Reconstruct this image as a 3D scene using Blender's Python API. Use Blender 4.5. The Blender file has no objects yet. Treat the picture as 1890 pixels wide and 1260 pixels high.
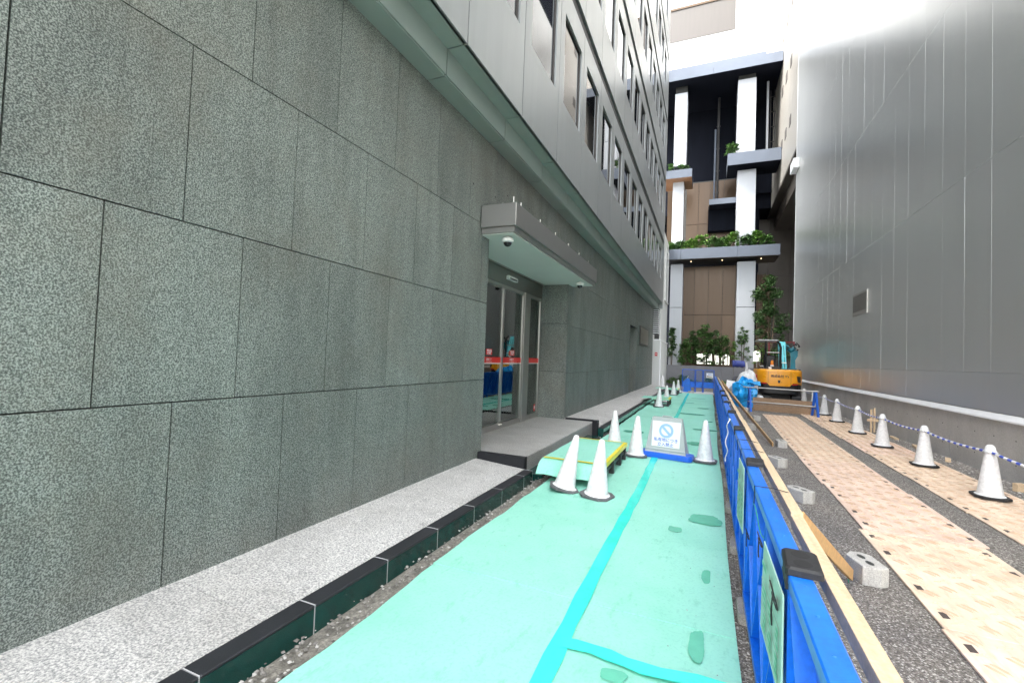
import bpy, math, random
from mathutils import Vector, Matrix
random.seed(7)
R = math.radians
scene = bpy.context.scene
col = scene.collection

# ------------------------------------------------------------------ materials
def ramp(nt, fac, stops):
    n = nt.nodes.new('ShaderNodeValToRGB')
    e = n.color_ramp.elements
    while len(e) < len(stops): e.new(0.5)
    for k, (p, c) in enumerate(stops):
        e[k].position = p
        e[k].color = (c[0], c[1], c[2], 1)
    nt.links.new(fac, n.inputs[0])
    return n.outputs[0]

def math_(nt, op, a, b=None, c=None):
    n = nt.nodes.new('ShaderNodeMath'); n.operation = op
    for k, v in enumerate((a, b, c)):
        if v is None: continue
        if isinstance(v, (int, float)): n.inputs[k].default_value = v
        else: nt.links.new(v, n.inputs[k])
    return n.outputs[0]

def mixc(nt, fac, a, b, mode='MIX'):
    n = nt.nodes.new('ShaderNodeMix'); n.data_type = 'RGBA'; n.blend_type = mode
    for sock, v in ((n.inputs[0], fac), (n.inputs[6], a), (n.inputs[7], b)):
        if isinstance(v, (int, float)): sock.default_value = v
        elif isinstance(v, tuple): sock.default_value = (v[0], v[1], v[2], 1)
        else: nt.links.new(v, sock)
    return n.outputs[2]

def pos(nt, stretch=(1, 1, 1), obj=False):
    if obj:
        g = nt.nodes.new('ShaderNodeTexCoord'); out = g.outputs['Object']
    else:
        g = nt.nodes.new('ShaderNodeNewGeometry'); out = g.outputs['Position']
    if stretch != (1, 1, 1):
        v = nt.nodes.new('ShaderNodeVectorMath'); v.operation = 'MULTIPLY'
        v.inputs[1].default_value = stretch
        nt.links.new(out, v.inputs[0]); out = v.outputs[0]
    return out

def noise(nt, vec, scale, detail=3.0, rough=.55, dist=0.0):
    n = nt.nodes.new('ShaderNodeTexNoise')
    n.inputs['Scale'].default_value = scale; n.inputs['Detail'].default_value = detail
    n.inputs['Roughness'].default_value = rough; n.inputs['Distortion'].default_value = dist
    nt.links.new(vec, n.inputs['Vector'])
    return n.outputs[0]

def island(nt):
    g = nt.nodes.new('ShaderNodeNewGeometry')
    return g.outputs['Random Per Island']

def scl(c, k): return tuple(min(1, x * k) for x in c)

def new(name):
    m = bpy.data.materials.new(name); m.use_nodes = True
    return m, m.node_tree, m.node_tree.nodes['Principled BSDF']

def bump(nt, b, h, strength, dist=.01):
    n = nt.nodes.new('ShaderNodeBump'); n.inputs['Strength'].default_value = strength
    n.inputs['Distance'].default_value = dist
    nt.links.new(h, n.inputs['Height']); nt.links.new(n.outputs[0], b.inputs['Normal'])

def pbr(name, c, rough=.5, metal=0.0, var=.12, vs=3.0, stretch=(1, 1, 1), fine=0.0, fs=60.0, bmp=0.0, bs=80.0, isl=0.0, ior=1.5, rvar=.1, obj=False, spec=.5):
    m, nt, b = new(name)
    p = pos(nt, stretch, obj)
    n1 = noise(nt, p, vs, 5, .6)
    out = ramp(nt, n1, [(.3, scl(c, 1 - var)), (.7, scl(c, 1 + var))])
    if fine:
        n2 = noise(nt, pos(nt, (1, 1, 1), obj), fs, 3, .6)
        f = ramp(nt, n2, [(.35, (1 - fine,) * 3), (.65, (1 + fine * .5,) * 3)])
        out = mixc(nt, 1.0, out, f, 'MULTIPLY')
    if isl:
        k = math_(nt, 'MULTIPLY_ADD', island(nt), 2 * isl, 1 - isl)
        cb = nt.nodes.new('ShaderNodeCombineColor')
        for i in range(3): nt.links.new(k, cb.inputs[i])
        out = mixc(nt, 1.0, out, cb.outputs[0], 'MULTIPLY')
    nt.links.new(out, b.inputs['Base Color'])
    rr = math_(nt, 'MULTIPLY_ADD', n1, 2 * rvar, rough - rvar)
    nt.links.new(rr, b.inputs['Roughness'])
    b.inputs['Metallic'].default_value = metal
    b.inputs['IOR'].default_value = ior
    b.inputs['Specular IOR Level'].default_value = spec
    if bmp: bump(nt, b, noise(nt, pos(nt, (1, 1, 1), obj), bs, 3, .6), bmp)
    return m

def granite(name, dark, mid, light, scale, rough, isl=.05, stain=.12, bmp=.15, weather=.28):
    m, nt, b = new(name)
    p = pos(nt)
    n1 = noise(nt, p, scale, 2.5, .65)
    c = ramp(nt, n1, [(.36, dark), (.50, mid), (.60, light)])
    n2 = noise(nt, pos(nt, (1.3, 1.3, .45)), 1.6, 5, .65)
    st = ramp(nt, n2, [(.30, (1 - stain * 1.6,) * 3), (.55, (1, 1, 1)), (.8, (1 + stain * .5,) * 3)])
    c = mixc(nt, 1.0, c, st, 'MULTIPLY')
    n3 = noise(nt, pos(nt, (2.5, 2.5, .12)), 2.4, 4, .6)
    c = mixc(nt, 1.0, c, ramp(nt, n3, [(.25, (1 - stain,) * 3), (.5, (1, 1, 1))]), 'MULTIPLY')
    n4 = noise(nt, pos(nt), .9, 6, .7)                      # brownish weathering in irregular patches
    c = mixc(nt, math_(nt, 'MULTIPLY', ramp(nt, n4, [(.48, (0, 0, 0)), (.68, (1, 1, 1))]), weather), c, (.135, .115, .085))
    k = math_(nt, 'MULTIPLY_ADD', island(nt), 2 * isl, 1 - isl)
    cb = nt.nodes.new('ShaderNodeCombineColor')
    for i in range(3): nt.links.new(k, cb.inputs[i])
    c = mixc(nt, 1.0, c, cb.outputs[0], 'MULTIPLY')
    nt.links.new(c, b.inputs['Base Color'])
    b.inputs['Roughness'].default_value = rough
    if bmp: bump(nt, b, n1, bmp, .004)
    return m

M = {}
M['granite'] = granite('speckled green grey granite', (.040, .050, .044), (.134, .154, .139), (.295, .322, .291), 112, .55, .08, .18)
M['granite_pale'] = granite('pale speckled granite', (.25, .25, .25), (.50, .49, .475), (.72, .70, .67), 80, .5, .04, .08, .15, .2)
M['joint'] = pbr('dark joint', (.012, .012, .013), .8)
M['tinted_black_stone'] = pbr('black stone with mat reflection', (.008, .058, .048), .12, 0, .25, 6, fine=.4, fs=220, rvar=.03)  # green reflection of the mat put into the base colour
M['mortar'] = pbr('white mortar', (.48, .48, .48), .8)
M['metal_panel'] = pbr('satin aluminium panel', (.335, .355, .355), .36, .5, .05, 1.6, (3, 3, .25), isl=.025, rvar=.02)
M['soffit'] = pbr('painted soffit metal', (.30, .36, .33), .40, .35, .05, 1, isl=.03, rvar=.02)
M['gap'] = pbr('recessed dark metal', (.045, .047, .045), .55, .3, .3, 8)
M['frame'] = pbr('bronze grey frame', (.065, .06, .055), .45, .5, .1, 5)
M['stainless'] = pbr('brushed stainless', (.50, .49, .46), .30, .95, .03, 1, (1, 1, .6), rvar=.02)
M['canopy_steel'] = pbr('dull canopy steel', (.36, .355, .34), .34, .9, .05, 1.5, (1, 1, .5), rvar=.03)
M['stainless_dk'] = pbr('dark stainless', (.27, .26, .235), .33, .9, .05, 1, (1, 1, .6), rvar=.02)
M['clad'] = pbr('silver cladding', (.60, .61, .595), .32, .62, .03, .5, (1, 1, .3), isl=.012, rvar=.015)
M['seam'] = pbr('grey seam', (.40, .41, .40), .5, .3, .05, 1)
_nt = M['clad'].node_tree      # slight oil-canning of the sheet metal
bump(_nt, _nt.nodes['Principled BSDF'], noise(_nt, pos(_nt, (1, 1.6, .22)), 1.1, 2, .5), .10, .02)
M['concrete'] = pbr('grey cast concrete', (.44, .43, .41), .75, 0, .14, 1.6, (1, 1, .6), fine=.12, fs=45, bmp=.1, bs=60)
M['concrete_block'] = pbr('pale concrete block', (.47, .455, .42), .85, 0, .12, 9, fine=.3, fs=120, bmp=.5, bs=120, obj=True)
M['white_paint'] = pbr('white painted metal', (.88, .89, .90), .4, 0, .04, 3)
M['white_wall'] = pbr('off white rendered wall', (.70, .71, .69), .6, 0, .05, 1.2, (2, 2, .4))
M['white_panel'] = pbr('white column panel', (.46, .485, .52), .35, .1, .03, 1)
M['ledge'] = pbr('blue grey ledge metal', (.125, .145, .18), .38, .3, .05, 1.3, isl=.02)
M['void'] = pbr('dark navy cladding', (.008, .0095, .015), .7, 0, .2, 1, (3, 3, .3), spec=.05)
M['brown'] = pbr('bronze brown panel', (.092, .062, .040), .33, .45, .10, .7, (2.2, 2.2, .15), isl=.12)
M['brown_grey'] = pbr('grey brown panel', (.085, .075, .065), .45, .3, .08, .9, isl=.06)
M['grey_louvre'] = pbr('taupe grey louvre', (.085, .077, .07), .5, .1, .05, 2, (3, 3, .2))
M['wood_soffit'] = pbr('wood soffit', (.22, .11, .055), .5, 0, .2, 3, (2, 12, 2))
M['asphalt'] = None
M['cone_white'] = pbr('white cone plastic', (.86, .86, .85), .42, 0, .09, 9, fine=.14, fs=22, obj=True)
M['cone_dirty'] = pbr('matt grey white cone plastic', (.76, .76, .745), .5, 0, .07, 6, fine=.12, fs=28, obj=True)
M['rubber'] = pbr('black rubber', (.016, .0165, .018), .65, 0, .25, 12, fine=.3, fs=90, obj=True)
M['rubber_grey'] = pbr('dusty dark rubber', (.12, .12, .125), .7, 0, .25, 12, fine=.3, fs=90, obj=True)
M['fence_blue'] = pbr('blue moulded plastic', (.006, .155, .70), .34, 0, .16, 4, fine=.12, fs=40, rvar=.12)
M['blue_paint'] = pbr('blue painted steel', (.012, .12, .60), .4, 0, .1, 5)
M['timber'] = pbr('raw pine timber', (.60, .45, .29), .65, 0, .14, 5, (9, .7, 9), fine=.12, fs=60)
M['timber_dk'] = pbr('weathered brown timber', (.33, .215, .13), .7, 0, .2, 4, (.7, 9, 9), fine=.15, fs=60)
M['timber_dust'] = pbr('orange pine brace', (.56, .34, .14), .65, 0, .15, 5, (6, 1, 6), fine=.1, fs=60)
M['yellow_tape'] = pbr('yellow tape', (.85, .72, .04), .4, 0, .05, 6)
M['green_tape'] = pbr('bright turquoise tape', (.055, .80, .66), .22, 0, .10, 5, fine=.05, fs=40, rvar=.08)
M['sign_grey'] = pbr('grey sign plastic', (.40, .43, .43), .45, 0, .05, 6)
M['sign_white'] = pbr('white sign sheet', (.82, .83, .84), .35, 0, .02, 6)
M['ring_blue'] = pbr('pale blue print', (.32, .50, .86), .4, 0, .02, 6)
M['text_blue'] = pbr('blue print', (.07, .15, .55), .4, 0, .02, 6)
M['sign_blue'] = pbr('glossy blue sign base', (.02, .13, .68), .3, 0, .06, 6)
M['yellow'] = pbr('excavator yellow paint', (.86, .36, .012), .3, 0, .06, 3)
M['black_paint'] = pbr('black paint', (.014, .014, .015), .4, 0, .2, 6)
M['dark_steel'] = pbr('dark grey steel', (.055, .055, .055), .5, .4, .25, 7)
M['cyan_paint'] = pbr('cyan boom paint', (.16, .72, .78), .35, 0, .08, 5)
M['teal_paint'] = pbr('teal arm paint', (.012, .20, .26), .35, 0, .1, 5)
M['red'] = pbr('red', (.55, .02, .02), .4, 0, .06, 5)
M['maroon'] = pbr('maroon', (.20, .01, .018), .4, 0, .1, 5)
M['orange_lens'] = pbr('orange lens', (.85, .27, .02), .2, 0, .05, 5)
M['tarp'] = pbr('cyan blue tarpaulin', (.02, .38, .86), .36, 0, .22, 4, fine=.15, fs=18, rvar=.12)
M['tarp_dk'] = pbr('deep blue tarpaulin', (.05, .075, .32), .6, 0, .2, 8, fine=.2, fs=40)
M['sack'] = pbr('white woven sack', (.74, .74, .74), .7, 0, .1, 6, fine=.12, fs=40)
M['galv'] = pbr('galvanised pipe', (.36, .355, .34), .4, .7, .15, 9)
M['trunk'] = pbr('bark', (.15, .11, .075), .8, 0, .25, 12, obj=True)
M['mint'] = pbr('mint plan sheet', (.42, .64, .54), .4, 0, .05, 9)
M['mint_green'] = pbr('green plan print', (.10, .42, .24), .4, 0, .2, 20)
M['mint_brown'] = pbr('brown plan print', (.36, .30, .26), .4, 0, .1, 20)
M['band_red'] = pbr('red film', (.62, .022, .015), .3, 0, .03, 5)
M['camera_white'] = pbr('camera white', (.75, .75, .72), .35, 0, .03, 5)
M['rope_white'] = pbr('white rope', (.78, .78, .76), .7, 0, .05, 20)
M['cord_black'] = pbr('black cord', (.012, .012, .014), .6, 0, .1, 20)
M['cord_green'] = pbr('green twine', (.03, .35, .18), .6, 0, .1, 20)
M['wire_blue'] = pbr('blue wire mesh', (.02, .14, .50), .5, 0, .1, 5)
M['pale_slab'] = pbr('pale concrete slab', (.62, .61, .58), .8, 0, .08, 3, fine=.1, fs=30)
M['stripe_blue'] = pbr('blue stripe', (.02, .07, .52), .35, 0, .06, 7)
M['stripe_white'] = pbr('white stripe', (.80, .80, .79), .35, 0, .05, 7)

def glass(name, c, rough=.03, ior=1.9):
    m, nt, b = new(name)
    b.inputs['Base Color'].default_value = (*c, 1)
    b.inputs['Roughness'].default_value = rough
    b.inputs['IOR'].default_value = ior
    return m
M['pane'] = glass('dark reflective glass', (.012, .013, .014), .02, 1.95)
M['camera_dome'] = glass('dark dome', (.01, .01, .012), .05, 1.5)
def clear_glass():
    m, nt, b = new('tinted door glass')
    t = nt.nodes.new('ShaderNodeBsdfTransparent'); t.inputs[0].default_value = (.80, .84, .80, 1)
    g = nt.nodes.new('ShaderNodeBsdfGlossy'); g.inputs['Roughness'].default_value = .015
    g.inputs[0].default_value = (.9, .95, .92, 1)
    f = nt.nodes.new('ShaderNodeFresnel'); f.inputs[0].default_value = 3.0
    mx = nt.nodes.new('ShaderNodeMixShader')
    nt.links.new(f.outputs[0], mx.inputs[0]); nt.links.new(t.outputs[0], mx.inputs[1]); nt.links.new(g.outputs[0], mx.inputs[2])
    nt.links.new(mx.outputs[0], nt.nodes['Material Output'].inputs[0])
    return m
M['door_glass'] = clear_glass()

def emit(name, c, s):
    m, nt, b = new(name)
    b.inputs['Base Color'].default_value = (*c, 1)
    b.inputs['Emission Color'].default_value = (*c, 1)
    b.inputs['Emission Strength'].default_value = s
    return m
M['pale_glow'] = emit('pale glow panel', (.95, .97, .84), .22)  # glow shared by the added passage panels and the square sign
M['lamp'] = emit('warm downlight', (1, .75, .45), .7)

def asphalt():
    m, nt, b = new('gravelly ground')
    p = pos(nt)
    v = nt.nodes.new('ShaderNodeTexVoronoi'); v.inputs['Scale'].default_value = 100
    nt.links.new(p, v.inputs['Vector'])
    sep = nt.nodes.new('ShaderNodeSeparateColor'); nt.links.new(v.outputs['Color'], sep.inputs[0])
    c = ramp(nt, sep.outputs[0], [(.0, (.095, .085, .076)), (.5, (.20, .183, .165)), (.82, (.33, .31, .285)), (1, (.66, .64, .6))])
    d = ramp(nt, v.outputs['Distance'], [(.0, (1, 1, 1)), (.75, (.6, .59, .58))])
    c = mixc(nt, .8, c, d, 'MULTIPLY')
    n2 = noise(nt, p, 1.3, 5, .6)
    c = mixc(nt, 1, c, ramp(nt, n2, [(.3, (.78, .78, .8)), (.7, (1.18, 1.16, 1.12))]), 'MULTIPLY')
    nt.links.new(c, b.inputs['Base Color'])
    b.inputs['Roughness'].default_value = .85
    h = math_(nt, 'SUBTRACT', 1.0, v.outputs['Distance'])
    bump(nt, b, h, .8, .012)
    return m
M['asphalt'] = asphalt()

def mat_turq():
    m, nt, b = new('turquoise woven walkway mat')
    p = pos(nt)
    n1 = noise(nt, p, .9, 6, .65)
    c = ramp(nt, n1, [(.28, (.23, .62, .48)), (.5, (.30, .70, .555)), (.75, (.34, .73, .60))])
    n2 = noise(nt, pos(nt, (1, .4, 1)), 14, 4, .7)
    c = mixc(nt, 1, c, ramp(nt, n2, [(.28, (.72, .84, .80)), (.42, (1, 1, 1))]), 'MULTIPLY')
    n3 = noise(nt, p, 45, 2, .6)
    c = mixc(nt, 1, c, ramp(nt, n3, [(.25, (.86, .9, .9)), (.5, (1.02, 1.02, 1.02))]), 'MULTIPLY')
    nt.links.new(c, b.inputs['Base Color'])
    b.inputs['Roughness'].default_value = .52
    w = nt.nodes.new('ShaderNodeTexWave'); w.inputs['Scale'].default_value = 55; w.bands_direction = 'Y'
    nt.links.new(p, w.inputs['Vector'])
    h = math_(nt, 'ADD', math_(nt, 'MULTIPLY', w.outputs[1], .25), n1)
    bump(nt, b, h, .25, .012)
    return m
M['mat'] = mat_turq()
M['wet'] = pbr('wet turquoise mat', (.13, .52, .36), .22, 0, .1, 9, rvar=.04)

def board_mat():
    m, nt, b = new('beige ribbed road board')
    p = pos(nt, (1, 1, 1), True)
    oi = nt.nodes.new('ShaderNodeObjectInfo')
    base = ramp(nt, oi.outputs['Random'], [(0, (.73, .57, .44)), (.5, (.76, .61, .46)), (1, (.75, .57, .47))])
    g = pos(nt)
    n1 = noise(nt, g, 2.2, 6, .7)
    c = mixc(nt, 1, base, ramp(nt, n1, [(.30, (.74, .71, .68)), (.6, (1.04, 1.04, 1.04))]), 'MULTIPLY')
    n2 = noise(nt, pos(nt, (3, .5, 1)), 9, 5, .7)
    c = mixc(nt, 1, c, ramp(nt, n2, [(.30, (.74, .71, .68)), (.5, (1, 1, 1))]), 'MULTIPLY')
    nt.links.new(c, b.inputs['Base Color'])
    b.inputs['Roughness'].default_value = .55
    bump(nt, b, noise(nt, g, 60, 3, .6), .12)
    return m
M['board'] = board_mat()
M['board_rib'] = pbr('road board tread rib', (.56, .40, .28), .5, 0, .1, 5)
M['board_edge'] = pbr('dark board edge', (.06, .045, .04), .8)

def leaf(name, a, b_, c_):
    m, nt, b = new(name)
    c = ramp(nt, island(nt), [(0, a), (.55, b_), (1, c_)])
    nt.links.new(c, b.inputs['Base Color'])
    b.inputs['Roughness'].default_value = .45
    return m
M['leaf'] = leaf('mid green leaves', (.045, .105, .028), (.085, .19, .045), (.15, .29, .07))
M['leaf_bright'] = leaf('bright green leaves', (.07, .17, .03), (.14, .30, .05), (.26, .42, .08))
M['leaf_dark'] = leaf('dark green leaves', (.035, .082, .026), (.068, .15, .045), (.125, .23, .07))

# ------------------------------------------------------------------ geometry
class MB:
    def __init__(s): s.v = []; s.f = []; s.m = []
    def add(s, vs, fs, mi=0, T=None):
        o = len(s.v)
        s.v += [tuple(T @ Vector(p)) if T else tuple(p) for p in vs]
        s.f += [tuple(o + i for i in f) for f in fs]
        s.m += [mi] * len(fs); return s
    def box(s, x0, x1, y0, y1, z0, z1, mi=0, T=None):
        vs = [(x, y, z) for z in (z0, z1) for y in (y0, y1) for x in (x0, x1)]
        return s.add(vs, [(0, 2, 3, 1), (4, 5, 7, 6), (0, 1, 5, 4), (2, 6, 7, 3), (0, 4, 6, 2), (1, 3, 7, 5)], mi, T)
    def bbox(s, x0, x1, y0, y1, z0, z1, b=.01, mi=0, T=None):
        # box whose vertical edges and top rim are chamfered
        def ring(i, z):
            c = b
            X0, X1, Y0, Y1 = x0 + i, x1 - i, y0 + i, y1 - i
            return [(X0 + c, Y0, z), (X1 - c, Y0, z), (X1, Y0 + c, z), (X1, Y1 - c, z), (X1 - c, Y1, z), (X0 + c, Y1, z), (X0, Y1 - c, z), (X0, Y0 + c, z)]
        rs = ring(0, z0) + ring(0, z1 - b) + ring(b, z1)
        fs = [tuple(range(7, -1, -1)), tuple(range(16, 24))]
        for k in range(2):
            for i in range(8):
                j = (i + 1) % 8
                fs.append((8 * k + i, 8 * k + j, 8 * k + 8 + j, 8 * k + 8 + i))
        return s.add(rs, fs, mi, T)
    def quad(s, a, b, c, d, mi=0): return s.add([a, b, c, d], [(0, 1, 2, 3)], mi)
    def prism(s, poly, lo, hi, axis='y', mi=0, T=None):
        # poly in the two other axes (x,z for y; y,z for x; x,y for z)
        def P(a, b, t): return {'y': (a, t, b), 'x': (t, a, b), 'z': (a, b, t)}[axis]
        n = len(poly)
        vs = [P(a, b, lo) for a, b in poly] + [P(a, b, hi) for a, b in poly]
        fs = [tuple(range(n)), tuple(range(2 * n - 1, n - 1, -1))] + [(i, i + n, (i + 1) % n + n, (i + 1) % n) for i in range(n)]
        return s.add(vs, fs, mi, T)
    def lathe(s, prof, n=24, mi=0, T=None, cx=0, cy=0):
        vs = []; fs = []
        for r, z in prof:
            for k in range(n):
                a = 2 * math.pi * k / n
                vs.append((cx + r * math.cos(a), cy + r * math.sin(a), z))
        for j in range(len(prof) - 1):
            for k in range(n):
                k2 = (k + 1) % n
                fs.append((j * n + k, j * n + k2, (j + 1) * n + k2, (j + 1) * n + k))
        fs.append(tuple(range(n - 1, -1, -1))); fs.append(tuple((len(prof) - 1) * n + k for k in range(n)))
        return s.add(vs, fs, mi, T)
    def tube(s, pts, r, n=8, mi=0):
        pts = [Vector(p) for p in pts]
        rr = r if isinstance(r, (list, tuple)) else [r] * len(pts)
        o = len(s.v); vs = []; fs = []
        for i, p in enumerate(pts):
            d = (pts[min(i + 1, len(pts) - 1)] - pts[max(i - 1, 0)])
            if d.length < 1e-9: d = Vector((0, 0, 1))
            d.normalize()
            u = d.cross(Vector((0, 0, 1)) if abs(d.z) < .9 else Vector((1, 0, 0))).normalized(); w = d.cross(u)
            for k in range(n):
                a = 2 * math.pi * k / n
                vs.append(p + (u * math.cos(a) + w * math.sin(a)) * rr[i])
        for i in range(len(pts) - 1):
            for k in range(n):
                k2 = (k + 1) % n
                fs.append((i * n + k, i * n + k2, (i + 1) * n + k2, (i + 1) * n + k))
        fs.append(tuple(range(n - 1, -1, -1))); fs.append(tuple((len(pts) - 1) * n + k for k in range(n)))
        return s.add([tuple(v) for v in vs], fs, mi)
    def build(s, name, mats, parent=None, smooth=False, bevel=0.0):
        if not isinstance(mats, (list, tuple)): mats = [mats]
        off = OFF.get(parent.name, Vector((0, 0, 0))) if parent else Vector((0, 0, 0))
        me = bpy.data.meshes.new(name)
        me.from_pydata([tuple(Vector(v) - off) for v in s.v], [], s.f)
        for m in mats: me.materials.append(m)
        me.polygons.foreach_set('material_index', s.m)
        if smooth: me.polygons.foreach_set('use_smooth', [True] * len(me.polygons))
        import bmesh
        bm = bmesh.new(); bm.from_mesh(me); bmesh.ops.recalc_face_normals(bm, faces=bm.faces[:])
        if bevel:
            es = [e for e in bm.edges if len(e.link_faces) == 2 and e.calc_face_angle(0) > .5]
            bmesh.ops.bevel(bm, geom=es, offset=bevel, segments=2, affect='EDGES', profile=.6)
        bm.to_mesh(me); bm.free()
        if smooth:
            try: me.set_sharp_from_angle(angle=R(40))
            except Exception: pass
        o = bpy.data.objects.new(name, me); col.objects.link(o)
        if parent: o.parent = parent; OFF[o.name] = off
        return o
OFF = {}
def tag(o, label, cat, group=None, kind=None):
    if label: o['label'] = label
    if cat: o['category'] = cat
    if group: o['group'] = group
    if kind: o['kind'] = kind
    return o
def thing(name, label, cat, loc=(0, 0, 0), group=None, local=False, rotz=0):
    o = bpy.data.objects.new(name, None); col.objects.link(o)
    o.location = loc; o.rotation_euler = (0, 0, rotz); o.empty_display_size = .2
    OFF[o.name] = Vector((0, 0, 0)) if local else Vector(loc)
    return tag(o, label, cat, group)
def kids(o): return [c for c in bpy.data.objects if c.parent == o]
def copy_tree(o, parent=None):
    c = o.copy(); col.objects.link(c)
    if parent: c.parent = parent
    for ch in kids(o): copy_tree(ch, c)
    return c
def structure(o): o['kind'] = 'structure'; return o
def text_mb(mb, body, width, mi, T, bold=.0, height=None):
    # lettering outline -> mesh faces, centred on T's origin in T's x,y plane
    cu = bpy.data.curves.new('lettering', 'FONT'); cu.body = body; cu.offset = bold; cu.resolution_u = 2
    cu.align_x = 'CENTER'; cu.align_y = 'CENTER'
    ob = bpy.data.objects.new('lettering', cu); col.objects.link(ob)
    bpy.context.view_layer.update()
    me = bpy.data.meshes.new_from_object(ob.evaluated_get(bpy.context.evaluated_depsgraph_get()))
    vs = [v.co.copy() for v in me.vertices]; fs = [tuple(p.vertices) for p in me.polygons]
    bpy.data.objects.remove(ob); bpy.data.curves.remove(cu); bpy.data.meshes.remove(me)
    x0, x1 = min(v.x for v in vs), max(v.x for v in vs); y0, y1 = min(v.y for v in vs), max(v.y for v in vs)
    sx = width / (x1 - x0); sy = sx if height is None else height / (y1 - y0)
    mb.add([((v.x - (x0 + x1) / 2) * sx, (v.y - (y0 + y1) / 2) * sy, 0) for v in vs], fs, mi, T)
def frame(origin, xa, ya):
    x = Vector(xa).normalized(); y = Vector(ya); y = (y - x * y.dot(x)).normalized(); z = x.cross(y)
    return Matrix(((x.x, y.x, z.x, origin[0]), (x.y, y.y, z.y, origin[1]), (x.z, y.z, z.z, origin[2]), (0, 0, 0, 1)))

exec_parts = []
# ================================================================== SETTING: ground
W = -3.15          # granite wall plane
g = MB(); g.box(-150, 150, -150, 200, -.5, -.095)
structure(g.build('ground', M['asphalt']))
g = MB(); g.box(-1.78, 9.5, -8, 44, -.09, 0)
structure(g.build('site_ground', M['asphalt']))
g = MB(); g.box(-1.95, .36, 26.72, 28.6, .0, .035)
structure(g.build('path', M['pale_slab']))

# walkway mat (two lanes of sheet butted under the tape)
def mat_sheet(xl, xr, ys, z):
    mb = MB(); n = len(ys)
    vs = []
    for k, y in enumerate(ys):
        for j in range(7):
            t = j / 6
            x = xl(y) * (1 - t) + xr(y) * t
            wob = .004 * math.sin(y * 2.1 + j) + .003 * math.sin(y * 5.3 + 2 * j)
            edge = .012 * math.sin(y * 3.1) if j == 0 else 0
            vs.append((x, y, z + wob - (max(0, edge))))
    fs = [(k * 7 + j, k * 7 + j + 1, (k + 1) * 7 + j + 1, (k + 1) * 7 + j) for k in range(n - 1) for j in range(6)]
    mb.add(vs, fs)
    o = len(mb.v)
    low = [(x, y, zz - .012) for x, y, zz in vs]
    mb.add(low, [tuple(reversed(f)) for f in fs])
    ring = [j for j in range(7)] + [k * 7 + 6 for k in range(1, n)] + [(n - 1) * 7 + j for j in range(5, -1, -1)] + [k * 7 for k in range(n - 2, 0, -1)]
    for i in range(len(ring)):
        a, b = ring[i], ring[(i + 1) % len(ring)]
        mb.f.append((a, o + a, o + b, b)); mb.m.append(0)
    return mb
rw = random.Random(3)
jit = [rw.uniform(-.035, .035) for _ in range(200)]
def xl(y):
    base = -1.94 - .009 * max(0, y - 1) + .012 * math.sin(y * 1.3)
    return max(-2.05, base) + jit[int(max(0, y) * 5) % 200] * .25
def xr(y): return .205 + .0045 * max(0, y - 3) + .010 * math.sin(y * 1.1)
seams = [-1.5, 3.2, 7.9, 10.2, 12.4, 14.3, 16.6, 18.9, 21.3, 23.8, 26.7]
mt = MB()
for k in range(len(seams) - 1):
    ys = [seams[k] - (.03 if k else 0) + (seams[k + 1] - seams[k]) * i / 24 for i in range(25)]
    s = mat_sheet(xl, xr, ys, .022 + .0035 * (k % 2))
    o = len(mt.v); mt.v += s.v; mt.f += [tuple(o + i for i in f) for f in s.f]; mt.m += s.m
tag(mt.build('walkway_mat', M['mat'], smooth=True), 'long turquoise mat laid along the alley beside the granite kerb', 'mat')

def strip(name, pts, w, z, m, label, cat='tape', group=None):
    mb = MB(); vs = []
    for i, (x, y) in enumerate(pts):
        a = Vector(pts[max(0, i - 1)]); b = Vector(pts[min(len(pts) - 1, i + 1)])
        d = (b - a).normalized(); nrm = Vector((-d.y, d.x))
        jj = .006 * math.sin(i * 2.7)
        for sgn in (1, -1):
            vs.append((x + nrm.x * (w / 2 + jj) * sgn, y + nrm.y * (w / 2 + jj) * sgn, z))
    n = len(pts)
    vs2 = [(x, y, zz - .003) for x, y, zz in vs]
    mb.add(vs, [(2 * i, 2 * i + 1, 2 * i + 3, 2 * i + 2) for i in range(n - 1)])
    mb.add(vs2, [(2 * i + 2, 2 * i + 3, 2 * i + 1, 2 * i) for i in range(n - 1)])
    return tag(mb.build(name, m), label, cat, group)
tp = [(-.738 - .0062 * y + .008 * math.sin(y * 1.3), y) for y in [-1 + i * .35 for i in range(80)]]
strip('floor_tape', tp, .105, .034, M['green_tape'], 'long bright turquoise tape running along the middle of the mat')
strip('floor_tape', [(-.76 + i * .095, 2.64 + .02 * math.sin(i * .9)) for i in range(11)], .095, .0385, M['green_tape'], 'short bright turquoise tape crossing the mat near the fence')
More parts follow.
